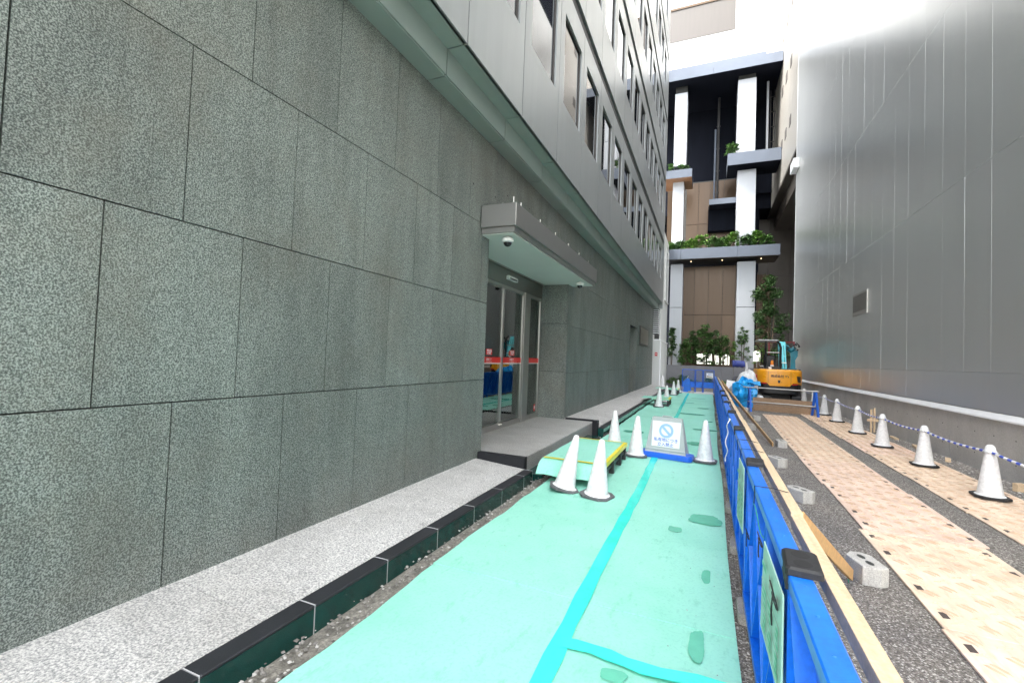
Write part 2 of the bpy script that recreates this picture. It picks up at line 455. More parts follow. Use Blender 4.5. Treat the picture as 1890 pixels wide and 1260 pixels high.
# wet patches on the mat
wp = MB()
def patch(cx, cy, rx, ry, sd, z=.0325):
    rr = random.Random(sd); n = 36; vs = [(cx, cy, z)]
    ph = [rr.uniform(0, 6) for _ in range(3)]
    for k in range(n):
        a = 2 * math.pi * k / n
        q = 1 + rr.uniform(-.045, .045) + .07 * math.sin(2 * a + ph[0]) + .06 * math.sin(3 * a + ph[1]) + .04 * math.sin(5 * a + ph[2])
        ca, sa = math.cos(a), math.sin(a); sq = lambda t_: math.copysign(abs(t_) ** .7, t_)
        vs.append((cx + rx * q * sq(ca), cy + ry * q * sq(sa), z))
    wp.add(vs, [(0, 1 + k, 1 + (k + 1) % n) for k in range(n)])
for k, (x, y, rx, ry) in enumerate([(-.02, 2.98, .045, .15), (0.03, 3.95, .03, .13), (-.42, 2.5, .07, .05), (.02, 5.35, .15, .17), (-.26, 4.9, .06, .08), (-.16, 10.2, .18, .22),
        (.05, 9.4, .07, .13), (-1.55, 11.0, .22, .16), (.0, 12.4, .28, .14), (-.7, 11.2, .1, .1), (-.45, 15.9, .42, .20), (-1.3, 13.8, .16, .09), (-1.02, 13.4, .13, .10), (.06, 14.2, .12, .12),
        (-.7, 20.2, .25, .1), (-.1, 18.2, .2, .1), (-.35, 23.0, .3, .08)]):
    patch(x, y, rx, ry, k)
tag(wp.build('wet_patches', M['wet']), None, None, kind='stuff')

# rubble between the kerb and the mat
rb = MB(); rr = random.Random(5); ny = 240; nx = 9; vs = []
for k in range(ny):
    y = -1 + k * .0485 * 2.55
    for j in range(nx):
        t = j / (nx - 1); x = -2.24 + t * .50
        h = -.088 + .085 * t ** .7 + rr.uniform(-.014, .014) + .012 * math.sin(y * 4 + j)
        if j == 0: h = -.094
        vs.append((x, y + rr.uniform(-.02, .02), min(h, .006)))
rb.add(vs, [(k * nx + j, k * nx + j + 1, (k + 1) * nx + j + 1, (k + 1) * nx + j) for k in range(ny - 1) for j in range(nx - 1)])
M['rubble'] = pbr('broken concrete rubble', (.23, .215, .185), .9, 0, .35, 7, fine=.45, fs=50, bmp=.7, bs=50)
tag(rb.build('rubble', M['rubble'], smooth=False), None, None, kind='stuff')
M['pebble'] = leaf('grey pebbles', (.12, .11, .10), (.24, .225, .205), (.50, .48, .45))
M['pebble'].node_tree.nodes['Principled BSDF'].inputs['Roughness'].default_value = .8
pb = MB(); rr = random.Random(9)
def pebble(x, y, z, s):
    a = [(1, 0, 0), (0, 1, 0), (-1, 0, 0), (0, -1, 0)]; ang = rr.uniform(0, 3); c, d = math.cos(ang), math.sin(ang)
    vs = []
    for (u, w, _) in a:
        q = s * rr.uniform(.7, 1.2); vs.append((x + q * (u * c - w * d), y + q * (u * d + w * c), z + s * rr.uniform(-.1, .35)))
    vs += [(x + rr.uniform(-.3, .3) * s, y, z + s * rr.uniform(.5, .9)), (x, y, z - s * .5)]
    pb.add(vs, [(0, 1, 4), (1, 2, 4), (2, 3, 4), (3, 0, 4), (1, 0, 5), (2, 1, 5), (3, 2, 5), (0, 3, 5)])
for _ in range(1500):
    y = 1 + 10 * rr.random() ** 1.5; pebble(rr.uniform(-2.19, -1.84), y, rr.uniform(-.06, -.01), rr.uniform(.005, .019))
for _ in range(3800):
    y = 1.2 + 15 * rr.random() ** 1.6; pebble(rr.uniform(.5, 2.95), y, 0, rr.uniform(.003, .008))
for _ in range(3000):
    y = 6 + 22 * rr.random() ** 1.4; pebble(4.44 - .62 * rr.random() ** 1.2, y, 0, rr.uniform(.008, .024))
for _ in range(260):
    pebble(rr.uniform(.19, .27), rr.uniform(.8, 8), 0, rr.uniform(.004, .011))
for _ in range(60):
    pebble(rr.uniform(-1.85, .15), 1.5 + 12 * rr.random(), .03, rr.uniform(.002, .006))
tag(pb.build('gravel', M['pebble']), None, None, kind='stuff')

# ================================================================== LEFT: granite office building
A = thing('office_building', 'grey office building with speckled granite base, metal upper floors and glazed entrance', 'building', (-6, 12, 0))
YA, YB, ROOF = -4.0, 29.5, 31.0
D0, D1 = 6.28, 10.68          # entrance recess
def merge(segs, cuts):
    out = []
    for a, b in segs:
        cs = sorted(c for c in cuts if a + .02 < c < b - .02)
        e = [a] + cs + [b]
        out += list(zip(e[:-1], e[1:]))
    return out
gw = MB(); J = .0045
rows = [(-.05, 1.32), (1.32, 2.49), (2.49, 3.66), (3.66, 5.02)]
for r, (z0, z1) in enumerate(rows):
    off = 1.00 if r % 2 == 0 else 1.42
    cuts = [off + .84 * k for k in range(-8, 40)]
    segs = [(YA, D0), (D1, 20.45), (22.6, YB)] if r < 2 else ([(YA, D0), (D1, 20.45), (20.45, 22.6), (22.6, YB)] if r == 2 else [(YA, YB)])
    for a, b in merge(segs, cuts):
        zz0 = z0
        if r == 2 and abs(a - 20.45) < .01 or (r == 2 and 20.44 < a < 22.59): zz0 = 3.27
        gw.box(W - .03, W, a + J, b - J, zz0 + J, z1 - J)
for z0, z1 in [(.0, 1.35), (1.35, 2.53), (2.53, 3.53)]:     # far return of the entrance recess
    gw.box(-3.86, W - .031, D1 + .001, D1 + .03, z0 + J, z1 - J)
    gw.box(-3.86, W - .031, D0 - .03, D0 - .001, z0 + J, z1 - J)
gw.build('granite_wall', M['granite'], A)
bk = MB()
bk.box(-9, W - .032, YA + .05, D0 - .032, -.1, 5.2); bk.box(-9, W - .032, D1 + .032, 20.45, -.1, 5.2); bk.box(-9, W - .032, 22.6, YB - .03, -.1, 5.2)
bk.box(-9, W - .032, D0 - .032, D1 + .032, 3.56, 5.2); bk.box(-9, W - .032, 20.45, 22.6, 3.27, 5.2); bk.box(-9, -3.6, 20.45, 22.6, -.1, 3.27)
bk.box(-9, -7.4, D0, D1, -.1, 3.56)
bk.build('wall_core', M['joint'], A)
# side door niche lining
nd = MB(); nd.box(-3.598, W - .031, 22.571, 22.599, .0, 3.268); nd.build('door_jamb', M['granite'], A); nd = MB(); nd.box(-3.598, W - .031, 20.451, 20.479, .0, 3.268); nd.build('door_jamb', M['granite'], A)
nd = MB(); nd.box(-3.599, -3.55, 20.48, 22.57, .24, 3.26)
nd.build('side_door', M['stainless_dk'], A)

# plinth ledge with slope, kerb, porch, cheek stones
pl = MB()
def ledge(mb, y0, y1, zi, zo, xo, step):
    y = y0
    while y < y1 - .01:
        yy = min(y + step, y1)
        mb.add([(W - .02, y, zi), (xo, y, zo), (xo, yy - .003, zo), (W - .02, yy - .003, zi), (W - .02, y, -.3), (xo, y, -.3), (xo, yy - .003, -.3), (W - .02, yy - .003, -.3)],
               [(0, 1, 2, 3), (0, 4, 5, 1), (1, 5, 6, 2), (2, 6, 7, 3), (3, 7, 4, 0)])
        y = yy
ledge(pl, -4, 6.12, .15, .088, -2.365, 1.19)
pl.build('granite_ledge', M['granite_pale'], A); pl = MB()
ledge(pl, 10.74, 29.5, .25, .165, -2.22, 1.19)
pl.build('granite_ledge', M['granite_pale'], A)
pc = MB(); pc.bbox(-3.86, -2.43, 6.23, 10.68, -.1, .22, .012)
pc.build('porch', granite('porch granite', (.16, .16, .155), (.36, .355, .34), (.56, .55, .53), 100, .5, .02, .08), A)
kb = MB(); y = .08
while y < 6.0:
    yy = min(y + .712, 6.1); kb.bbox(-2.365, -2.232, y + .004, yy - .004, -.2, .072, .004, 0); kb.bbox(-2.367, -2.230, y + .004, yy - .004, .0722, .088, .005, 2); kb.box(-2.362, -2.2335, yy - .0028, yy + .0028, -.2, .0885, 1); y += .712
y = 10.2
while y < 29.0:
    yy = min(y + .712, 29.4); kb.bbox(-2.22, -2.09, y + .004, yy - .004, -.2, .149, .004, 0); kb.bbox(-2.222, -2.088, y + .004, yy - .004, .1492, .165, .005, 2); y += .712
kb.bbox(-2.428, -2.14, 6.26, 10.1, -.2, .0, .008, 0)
kb.build('kerb', [M['tinted_black_stone'], M['mortar'], pbr('honed charcoal stone', (.024, .025, .03), .4, 0, .2, 8, fine=.4, fs=200)], A)
M['black_matt'] = pbr('matt black stone', (.016, .017, .02), .55, 0, .2, 6, spec=.3)
ck = MB(); ck.box(-3.13, -2.37, 6.125, 6.225, -.1, .245); ck.build('cheek_stone', M['black_matt'], A); ck = MB(); ck.box(-3.12, -2.31, 10.685, 10.735, .0, .262); ck.box(-2.426, -2.31, 10.55, 10.684, -.1, .262)
ck.build('cheek_stone', M['black_matt'], A)

# stepped soffit
X1, X2, ZS1, ZS2 = -2.89, -2.62, 4.95, 5.27
joints = [4.47 + 1.68 * k for k in range(-5, 15)] + [YB]
sf = MB()
for a, b in zip(joints[:-1], joints[1:]):
    sf.box(W - .05, X1 - .021, a + .009, b - .009, ZS1, ZS1 + .02)
    sf.box(X1 - .02, X1, a + .009, b - .009, ZS1 + .014, ZS2 + .02)
    sf.box(X1 + .001, X2 - .022, a + .009, b - .009, ZS2, ZS2 + .02)
sf.build('soffit', M['soffit'], A)
sb = MB(); sb.box(-9, X1 - .021, joints[0], YB - .01, ZS1 + .0215, 5.6); sb.box(X1 - .0205, X2 - .06, joints[0], YB - .01, ZS2 + .021, 5.6)
sb.build('soffit_backing', M['gap'], A)
# metal facade with ribbon of openings
fa = MB(); floors = [(5.27, 6.53, 8.25, 8.78)] + [(9.13 + 3.84 * k, 10.37 + 3.84 * k, 12.05 + 3.84 * k, 12.62 + 3.84 * k) for k in range(0, 4)]
first = {0: -2, 1: 1, 2: 4, 3: 7, 4: 10}
bays = [(4.47 + 1.68 * k, k) for k in range(-5, 14)]
g_ = .011
FX = X2 - .05
wins = []
for fi, (z0, wz0, wz1, z1) in enumerate(floors):
    for yb, k in bays:
        a, b = yb + g_, yb + 1.68 - g_
        if k - 1 >= first[fi] - 0 or (fi == 0):
            wa, wb = yb + .27, yb + 1.47
            fa.box(FX, X2, a, b, z0, wz0); fa.box(FX, X2, a, b, wz1, z1)
            fa.box(FX, X2, a, wa, wz0 + 1e-4, wz1 - 1e-4); fa.box(FX, X2, wb, b, wz0 + 1e-4, wz1 - 1e-4)
            wins.append((wa, wb, wz0, wz1))
        else:
            fa.box(FX, X2, a, b, z0, z1)
    fa.box(FX, X2, 27.99 + g_, YB, z0, z1)
fa.box(FX, X2, YA, joints[0] - g_, 5.27, ROOF)
fa.build('facade_panels', M['metal_panel'], A)
fb = MB(); fb.box(-9, FX - .06, YA, YB - .02, 5.61, ROOF)
for fi, (z0, wz0, wz1, z1) in enumerate(floors):
    zt = floors[fi + 1][0] if fi < 4 else ROOF
    fb.box(FX - .0595, FX - .002, YA, YB - .02, z1 - .06, zt + .06)
    fb.box(FX - .0595, FX + .012, YA, YB - .02, z1 + .10, zt - .10)
for yb, k in bays: fb.box(FX - .0595, FX - .002, yb - .06, yb + .06, 5.28, ROOF - .1)
fb.build('facade_backing', M['gap'], A)
en = MB(); en.box(-9, X2, YB + .001, YB + .04, 4.95, ROOF)
en.build('end_wall', M['metal_panel'], A)
for (wa, wb, wz0, wz1) in wins:
    f = MB(); t = .045; xo, xi = FX + .022, FX - .05
    f.box(xi, xo, wa, wb, wz0, wz0 + t); f.box(xi, xo, wa, wb, wz1 - t, wz1)
    f.box(xi, xo, wa, wa + t, wz0 + t, wz1 - t); f.box(xi, xo, wb - t, wb, wz0 + t, wz1 - t)
    w_ = f.build('window', M['frame'], A)
    p = MB(); ti = random.uniform(-.002, .002); tj = random.uniform(-.002, .002)
    p.add([(FX + .0 + ti, wa + t, wz0 + t), (FX - ti, wb - t, wz0 + t), (FX - ti + tj, wb - t, wz1 - t), (FX + ti + tj, wa + t, wz1 - t)], [(0, 1, 2, 3)])
    p.box(FX - .045, FX - .02, wa + t, wb - t, wz0 + t, wz1 - t)
    p.build('pane', M['pane'], w_)

# entrance canopy
cn = MB(); CF, CY0, CY1 = -2.57, 5.95, 11.15
cn.bbox(W + .012, CF, CY0, CY1, 3.58, 3.915, .012)
cn.box(W + .012, CF - .035, CY0 + .04, CY1 - .05, 3.50, 3.579)
cn_o = cn.build('canopy', M['canopy_steel'], A)
cs = MB(); cs.box(-3.83, CF - .075, CY0 + .09, CY1 - .1, 3.485, 3.4995); cs.box(-3.83, W + .011, D0 + .001, D1 - .001, 3.5, 3.555)
cs.build('canopy_soffit', pbr('mint white soffit', (.62, .66, .62), .5, 0, .03, 2), cn_o)
ln = MB(); ln.box(-3.8, -3.765, D0 + .02, D1 - .02, 3.468, 3.484)
ln.build('light_strip', M['stainless'], cn_o)
pn = MB()
for yy in (6.05, 6.33, 7.2, 8.05, 8.9, 9.75, 10.6):
    pn.tube([(CF - .09, yy, 3.91), (CF - .09, yy, 4.03)], .006, 6); pn.tube([(CF - .32, yy + .12, 3.91), (CF - .32, yy + .12, 4.0)], .006, 6)
pn.build('bird_spikes', M['stainless'], cn_o)
hl = MB()
for yy, zz in ((5.7, 4.15), (6.43, 4.2), (7.92, 4.48), (8.68, 4.49), (9.5, 4.42), (6.9, 4.38), (7.3, 4.2), (8.2, 4.15), (9.1, 4.2), (10.0, 4.45), (10.4, 4.2)):
    T = Matrix.Translation((W, yy, zz)) @ Matrix.Rotation(R(90), 4, 'Y')
    hl.lathe([(.013, 0), (.011, .003)], 10, 0, T)
hl.build('anchor_hole', M['joint'], A)

# glazed entrance
DX = -3.85
tr = MB(); tr.box(DX - .05, DX + .03, D0, D1, 3.14, 3.499)
tr.build('transom', M['stainless_dk'], A)
sr = MB(); sr.bbox(DX + .031, DX + .10, 8.45, 8.93, 3.26, 3.34, .01); so = sr.build('door_sensor', M['camera_white'], A)
sl = MB(); sl.box(DX + .1005, DX + .103, 8.5, 8.88, 3.275, 3.30); sl.build('sensor_lens', M['rubber'], so)
def leaf_panel(name, y0, y1, fw, x, m=M['stainless']):
    f = MB(); z0, z1 = .225, 3.135
    f.box(x - .025, x + .025, y0, y0 + fw, z0, z1); f.box(x - .025, x + .025, y1 - fw, y1, z0, z1)
    f.box(x - .024, x + .024, y0 + fw, y1 - fw, z0, z0 + .11); f.box(x - .024, x + .024, y0 + fw, y1 - fw, z1 - .07, z1)
    o = f.build(name, m, A)
    q = MB(); q.box(x - .005, x + .005, y0 + fw, y1 - fw, z0 + .11, z1 - .07); q.build('door_glass', M['door_glass'], o)
    s = MB(); s.box(x + .0055, x + .008, y0 + fw, y1 - fw, 1.545, 1.66, 0); s.box(x + .0055, x + .0078, y0 + fw, y1 - fw, 1.528, 1.542, 1)
    s.build('red_band', [M['band_red'], M['white_paint']], o)
    return o
d0 = leaf_panel('sliding_door', 6.30, 7.36, .035, DX - .06); d1 = leaf_panel('sliding_door', 7.36, 8.42, .035, DX - .0)
d2 = leaf_panel('sliding_door', 8.42, 9.50, .035, DX); d3 = leaf_panel('side_light', 9.86, 10.66, .055, DX)
ps = MB(); ps.bbox(DX - .05, DX + .045, 9.52, 9.85, .221, 3.139, .008); ps.build('door_post', M['stainless'], A)
for o, yc in ((d1, 7.84), (d2, 8.95)):
    b_ = MB(); x = DX + .0085
    b_.prism([(yc - .13, 1.70), (yc + .13, 1.70), (yc + .13, 1.815), (yc - .13, 1.815)], DX + .006, x, 'x', 0)
    T = frame((x + .002, yc, 1.757), (0, 1, 0), (0, 0, 1)); text_mb(b_, 'TKP', .20, 1, T, .02, .085)
    T = frame((x + .002, yc - .0, 1.615), (0, 1, 0), (0, 0, 1)); text_mb(b_, '自動ドア', .22, 1, T, .01, .05)
    T = frame((x + .002, yc - .0, 1.568), (0, 1, 0), (0, 0, 1)); text_mb(b_, 'AUTOMATIC DOOR', .24, 1, T, .0, .018)
    b_.build('door_logo', [M['band_red'], M['white_paint']], o)
hd = MB()
for yy in (8.37, 8.47):
    hd.lathe([(.022, 0), (.022, .02), (.015, .03)], 14, 0, Matrix.Translation((DX + .025, yy, .30)) @ Matrix.Rotation(R(90), 4, 'Y'))
hd.build('door_lock', M['stainless'], A)
stk = MB(); stk.prism([(10.45 + .06 * math.cos(a), .46 + .085 * math.sin(a)) for a in [k * math.pi / 8 for k in range(16)]], DX + .006, DX + .009, 'x', 0)
stk.box(DX + .0091, DX + .0095, 10.42, 10.48, .43, .50, 1)
stk.build('red_sticker', [M['band_red'], M['white_paint']], d3)
lob = MB(); lob.box(-7.39, -3.91, D0 - .03, D0 + .0, .0, 3.5); lob.box(-7.39, -3.91, D1 - .0, D1 + .03, .0, 3.5); lob.box(-7.395, -7.35, D0, D1, 0, 3.5); lob.box(-7.35, -3.87, D0, D1, 3.5, 3.55)
lob.build('lobby_lining', pbr('lobby walls', (.30, .29, .26), .6, 0, .05, 2), A)
cu_ = MB(); n = 160; vs = []
for k in range(n + 1):
    yy = D0 + .05 + (D1 - D0 - .1) * k / n; xx = -4.12 + .05 * math.sin(k * .83) + .02 * math.sin(k * 2.1)
    vs += [(xx, yy, .95), (xx, yy, 3.2)]
cu_.add(vs, [(2 * k, 2 * k + 2, 2 * k + 3, 2 * k + 1) for k in range(n)])
cu_.build('curtain', pbr('beige blind fabric', (.72, .69, .60), .7, 0, .1, 4, (3, 3, .3)), A, True)
lf = MB(); lf.box(-7.35, -3.87, D0, D1, .1, .215); lf.build('lobby_floor', pbr('lobby floor', (.34, .32, .28), .25, 0, .06, 2), A)

# things on that wall
def dome_camera(x, y, z, label):
    t = thing('security_camera', label, 'camera', (x, y, z), 'security cameras under the canopy')
    b_ = MB(); b_.lathe([(.035, z), (.035, z - .02), (.085, z - .03), (.09, z - .075), (.07, z - .09)], 24, 0, Matrix.Translation((x, y, 0))); b_.build('camera_housing', M['camera_white'], t, True)
    d = MB(); d.lathe([(.062, z - .088), (.058, z - .115), (.04, z - .14), (.01, z - .15)], 24, 0, Matrix.Translation((x, y, 0))); d.build('camera_dome', M['camera_dome'], t, True)
    return t
dome_camera(-2.80, 6.2, 3.484, 'white dome camera under the near end of the steel canopy')
dome_camera(-2.78, 10.35, 3.484, 'white dome camera under the far end of the steel canopy')
t = thing('wall_plaque', 'bronze grey plaque on the granite wall beside the narrow side door', 'plaque', (W, 24.9, 2.5))
b_ = MB(); b_.bbox(W + .001, W + .05, 23.4, 26.7, 2.5, 3.45, .01); b_.build('plaque_frame', M['frame'], t)
b_ = MB(); b_.box(W + .0505, W + .054, 23.5, 26.6, 2.57, 3.38); b_.build('plaque_plate', pbr('grey bronze plate', (.24, .21, .18), .4, .5, .08, 3), t)

# white rear building beyond the office
B = thing('rear_building', 'off white building with parapet wall and louvre beyond the granite office', 'building', (-4, 33, 0))
b_ = MB(); b_.box(-9, -2.75, 29.62, 35.6, -.1, 3.0)
b_.build('parapet_wall', M['white_wall'], B)
b_ = MB(); b_.bbox(-3.12, -2.72, 29.6, 35.65, 3.001, 3.07, .01); b_.build('coping', M['white_paint'], B)
b_ = MB(); b_.box(-9, -2.86, 31.2, 36.0, 3.071, 10.5); b_.box(-2.859, -2.77, 33.2, 33.45, 6.0, 9.7); b_.box(-2.859, -2.77, 35.1, 35.35, 6.0, 9.7); b_.box(-2.859, -2.75, 33.1, 35.4, 5.9, 6.0)
b_.build('upper_wall', M['white_wall'], B)
b_ = MB(); b_.box(-2.8595, -2.84, 33.45, 35.1, 6.0, 9.6); w_ = b_.build('window', M['frame'], B)
b_ = MB(); b_.box(-2.8395, -2.835, 33.6, 34.95, 6.15, 9.45); b_.build('pane', M['pane'], w_)
lv = MB(); lv.box(-3.20, -2.9, 29.9, 30.9, 3.4, 5.05, 1)
for k in range(12): lv.box(-2.915, -2.88, 29.88, 30.92, 3.45 + .13 * k, 3.51 + .13 * k, 0); lv.box(-3.2, -2.9, 29.86, 29.899, 3.45 + .13 * k, 3.51 + .13 * k, 0)
lv.build('louvre', [M['white_paint'], M['gap']], B)
hm = MB(); hm.bbox(-3.1, -2.85, 29.86, 30.3, 3.071, 3.36, .02); hm.build('meter_box', M['dark_steel'], B)
pp = MB(); pp.tube([(-2.72, 29.9, 0), (-2.72, 29.9, 2.9), (-2.78, 29.9, 2.97)], .035, 10); pp.build('drain_pipe', M['white_paint'], B, True)
sg = MB(); sg.bbox(-3.02, -2.86, 29.595, 29.618, 2.02, 2.24, .005, 0); sg.box(-2.99, -2.89, 29.592, 29.5948, 2.12, 2.16, 1)
tag(sg.build('notice_sign', [M['red'], M['white_paint']]), 'small red notice on the white wall beside the granite corner', 'sign')

# ================================================================== RIGHT: metal-clad building
RX = 4.46; RY0, RY1, RTOP = -4.0, 30.0, 23.0
Cb = thing('clad_building', 'tall windowless building clad in silver metal on a concrete base', 'building', (10, 12, 0))
cl = MB(); zs = [1.06, 1.72, 5.45, 9.30, 13.2, 17.05, 20.9, RTOP]
yj = [RY0 + .9 * k for k in range(0, 38)] + [RY1]
jr = random.Random(4)
for z0, z1 in zip(zs[:-1], zs[1:]):
    for a, b in zip(yj[:-1], yj[1:]):
        e = [jr.uniform(-.0012, .0012) for _ in range(4)]
        y0, y1, q0, q1 = a + .0012, b - .0012, z0 + .003, z1 - .003
        cl.add([(RX + e[0], y0, q0), (RX + e[1], y1, q0), (RX + e[2], y1, q1), (RX + e[3], y0, q1), (RX + .01, y0 - .002, q0 - .003), (RX + .01, y1 + .002, q0 - .003), (RX + .01, y1 + .002, q1 + .003), (RX + .01, y0 - .002, q1 + .003)],
               [(0, 1, 2, 3), (0, 4, 5, 1), (1, 5, 6, 2), (2, 6, 7, 3), (3, 7, 4, 0)])
cl.build('metal_cladding', M['clad'], Cb)
cb_ = MB(); cb_.box(RX + .012, 20, RY0, RY1, 1.0, RTOP); cb_.build('cladding_backing', M['seam'], Cb)
ec = MB(); ec.box(RX - .01, RX + .05, RY1 + .001, RY1 + .05, 1.0, RTOP); ec.build('corner_trim', M['white_paint'], Cb)
bs = MB()
yy = RY0
cj = [-4, -2.6, 1.0, 4.6, 8.2, 11.82, 15.45, 19.05, 22.67, 26.3, RY1 + .06]
for a, b in zip(cj[:-1], cj[1:]): bs.box(RX, 20, a + .004, b - .004, -.2, .93)
for a, b in zip(cj[:-1], cj[1:]):
    for kk in range(6):
        for zz in (.28, .66):
            T = Matrix.Translation((RX, a + .3 + kk * .6, zz)) @ Matrix.Rotation(R(-90), 4, 'Y'); bs.lathe([(.014, -.001), (.012, .0015)], 10, 1, T)
bs.build('concrete_base', [M['concrete'], M['gap']], Cb)
fl = MB(); fl.add([(RX - .035, y_, .93) for y_ in (RY0, RY1)] + [(RX - .035, y_, .955) for y_ in (RY0, RY1)] + [(RX + .01, y_, 1.05) for y_ in (RY0, RY1)] + [(RX + .01, y_, .93) for y_ in (RY0, RY1)],
                  [(0, 1, 3, 2), (2, 3, 5, 4), (4, 5, 7, 6), (6, 7, 1, 0)])
fl.build('drip_flashing', M['white_paint'], Cb)
vt = MB(); vt.box(RX - .018, RX + .01, 17.0, 18.5, 3.43, 4.14, 0); vt.box(RX - .02, RX - .0185, 17.06, 18.44, 3.55, 4.08, 1)
vt.box(RX - .03, RX - .0181, 16.96, 17.0, 3.42, 4.16, 0)
for k in range(12): vt.box(RX - .024, RX - .0201, 17.07, 18.43, 3.56 + k * .043, 3.575 + k * .043, 1)
vt.build('vent_grille', [M['stainless'], M['stainless_dk']], Cb)
bxm = MB(); bxm.box(RX - .30, RX - .012, 29.0, 30.1, 12.75, 13.28); 
bxm.build('ledge_beam', M['white_paint'], Cb)

# ================================================================== END: tower across the alley
E_ = thing('end_tower', 'tall pale tower with white columns, blue grey ledges and bronze panels closing the alley', 'building', (0, 45, 0))
VX = RX
vw = MB()
for z0, z1 in ((14.4, 18.3), (18.3, 22.2), (22.2, 26.1), (26.1, 30), (30, 36), (36, 44)):
    for a, b in ((30.1, 34.8), (34.8, 39.6), (39.6, 46)): vw.box(VX, VX + .1, a + .004, b - .004, z0 + .004, z1 - .004)
vw.build('side_wall', pbr('pale side wall panel', (.34, .322, .29), .4, .2, .03, .6, isl=.02), E_)
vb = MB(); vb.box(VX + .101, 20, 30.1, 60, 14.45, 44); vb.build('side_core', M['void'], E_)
ov = MB(); ov.box(VX, 12, 30.1, 46, 14.2, 14.39); ov.box(VX + .5, 12, 30.1, 46, 13.2, 14.199); ov.build('overhang', M['brown_grey'], E_)
for z in (17.1, 20.95, 24.85, 28.7):
    for y in (32.3, 34.1, 35.85): vm = MB(); vm.box(VX - .025, VX - .001, y, y + .62, z - .3, z + .32); vm.build('wall_vent', M['grey_louvre'], E_)
bwall = MB()
for a, b in zip([3.0, 4.6, 6.2, 7.8, 12], [4.6, 6.2, 7.8, 12, 13]):
    for z0, z1 in ((-.1, 3.5), (3.5, 9.3), (9.3, 14.19)): bwall.box(a + .006, b - .006, 44, 44.1, z0 + .006, z1 - .006)
bwall.build('rear_wall_panels', M['brown_grey'], E_)
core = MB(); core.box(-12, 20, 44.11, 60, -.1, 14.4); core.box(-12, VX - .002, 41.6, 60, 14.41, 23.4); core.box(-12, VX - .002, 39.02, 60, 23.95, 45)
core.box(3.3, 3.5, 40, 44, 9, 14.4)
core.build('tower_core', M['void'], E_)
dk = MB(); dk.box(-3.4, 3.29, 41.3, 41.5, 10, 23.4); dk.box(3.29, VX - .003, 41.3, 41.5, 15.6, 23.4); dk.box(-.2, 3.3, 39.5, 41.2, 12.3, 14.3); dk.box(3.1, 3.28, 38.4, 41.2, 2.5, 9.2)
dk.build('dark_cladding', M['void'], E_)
br = MB()
xs = [-1.9, -1.05, -.05, .95, 1.9]
for a, b in zip(xs[:-1], xs[1:]):
    for z0, z1 in ((2.45, 5.4), (5.4, 9.15)): br.box(a + .012, b - .012, 38.0, 38.08, z0 + .014, z1 - .014)
for a, b in zip([-1.9, -.95, -.05, .95, 1.9], [-.95, -.05, .95, 1.9, 2.0]):
    for z0, z1 in ((10.1, 13.1), (13.1, 16.6)): br.box(a + .014, b - .014, 40.2, 40.28, z0 + .016, z1 - .016)
br.box(-3.4, -2.8, 40.2, 40.28, 10.1, 16.6)
br.box(3.1, 3.9, 43.2, 43.3, 0, 9.3); br.box(3.91, 4.8, 43.2, 43.3, 0, 9.3)
br.build('bronze_panels', M['brown'], E_)
bb = MB(); bb.box(-2.0, 2.0, 38.081, 38.3, 2.4, 9.2); bb.box(-3.4, 2.1, 40.281, 40.4, 10, 16.7); bb.build('panel_backing', M['gap'], E_)
def column(x0, x1, cuts):
    c_ = MB()
    for a, b in zip(cuts[:-1], cuts[1:]): c_.box(x0, x1, 36.8, 38.4, a + .022, b - .022)
    c_.box(x0 + .03, x1 - .03, 36.85, 38.3, cuts[0], cuts[-1] - .03, 1)
    c_.build('column', [M['white_panel'], M['gap']], E_)
column(-2.75, -1.85, [1.2, 5.85, 9.2]); column(1.85, 3.05, [1.2, 5.85, 9.2])
column(-2.75, -1.95, [10.1, 15.85]); column(1.75, 2.95, [10.1, 15.95])
column(-2.75, -1.85, [16.8, 19.6, 22.55]); column(1.65, 2.85, [17.0, 19.6, 22.75])
def ledge_box(name, x0, x1, y0, y1, z0, z1, cuts=(), soff=None):
    l_ = MB(); e = [x0] + list(cuts) + [x1]
    for a, b in zip(e[:-1], e[1:]):
        l_.box(a + .006, b - .006, y0, y1, z0 + .03, z1)
    o = l_.build(name, M['ledge'], E_)
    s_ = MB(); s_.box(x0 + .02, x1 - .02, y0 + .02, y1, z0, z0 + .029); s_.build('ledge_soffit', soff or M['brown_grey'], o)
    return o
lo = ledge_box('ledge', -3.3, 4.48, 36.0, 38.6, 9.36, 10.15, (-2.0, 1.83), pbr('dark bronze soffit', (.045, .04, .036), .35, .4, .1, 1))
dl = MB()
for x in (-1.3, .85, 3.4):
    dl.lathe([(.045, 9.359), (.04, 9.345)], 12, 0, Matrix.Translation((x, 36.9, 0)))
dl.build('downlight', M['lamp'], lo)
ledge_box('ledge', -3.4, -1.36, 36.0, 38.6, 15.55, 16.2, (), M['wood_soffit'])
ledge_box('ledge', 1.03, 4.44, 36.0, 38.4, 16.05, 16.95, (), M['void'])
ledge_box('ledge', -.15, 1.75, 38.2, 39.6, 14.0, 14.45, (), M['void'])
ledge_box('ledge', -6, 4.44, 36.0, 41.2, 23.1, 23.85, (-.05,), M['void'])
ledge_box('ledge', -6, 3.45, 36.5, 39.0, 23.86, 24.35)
nk = MB(); nk.box(-2.72, -1.88, 36.9, 38.2, 22.55, 23.09); nk.build('column_neck', M['gap'], E_); nk = MB(); nk.box(1.68, 2.82, 36.9, 38.2, 22.75, 23.09); nk.build('column_neck', M['gap'], E_)
uf = MB()
for a, b in ((-12, -6), (-6, 1.45), (1.45, 3.3), (3.3, VX - .01)):
    for z0, z1 in ((24.0, 28.3), (28.3, 31.9), (31.9, 38), (38, 45)): uf.box(a + .006, b - .006, 38.9, 39.0, z0 + .006, z1 - .006)
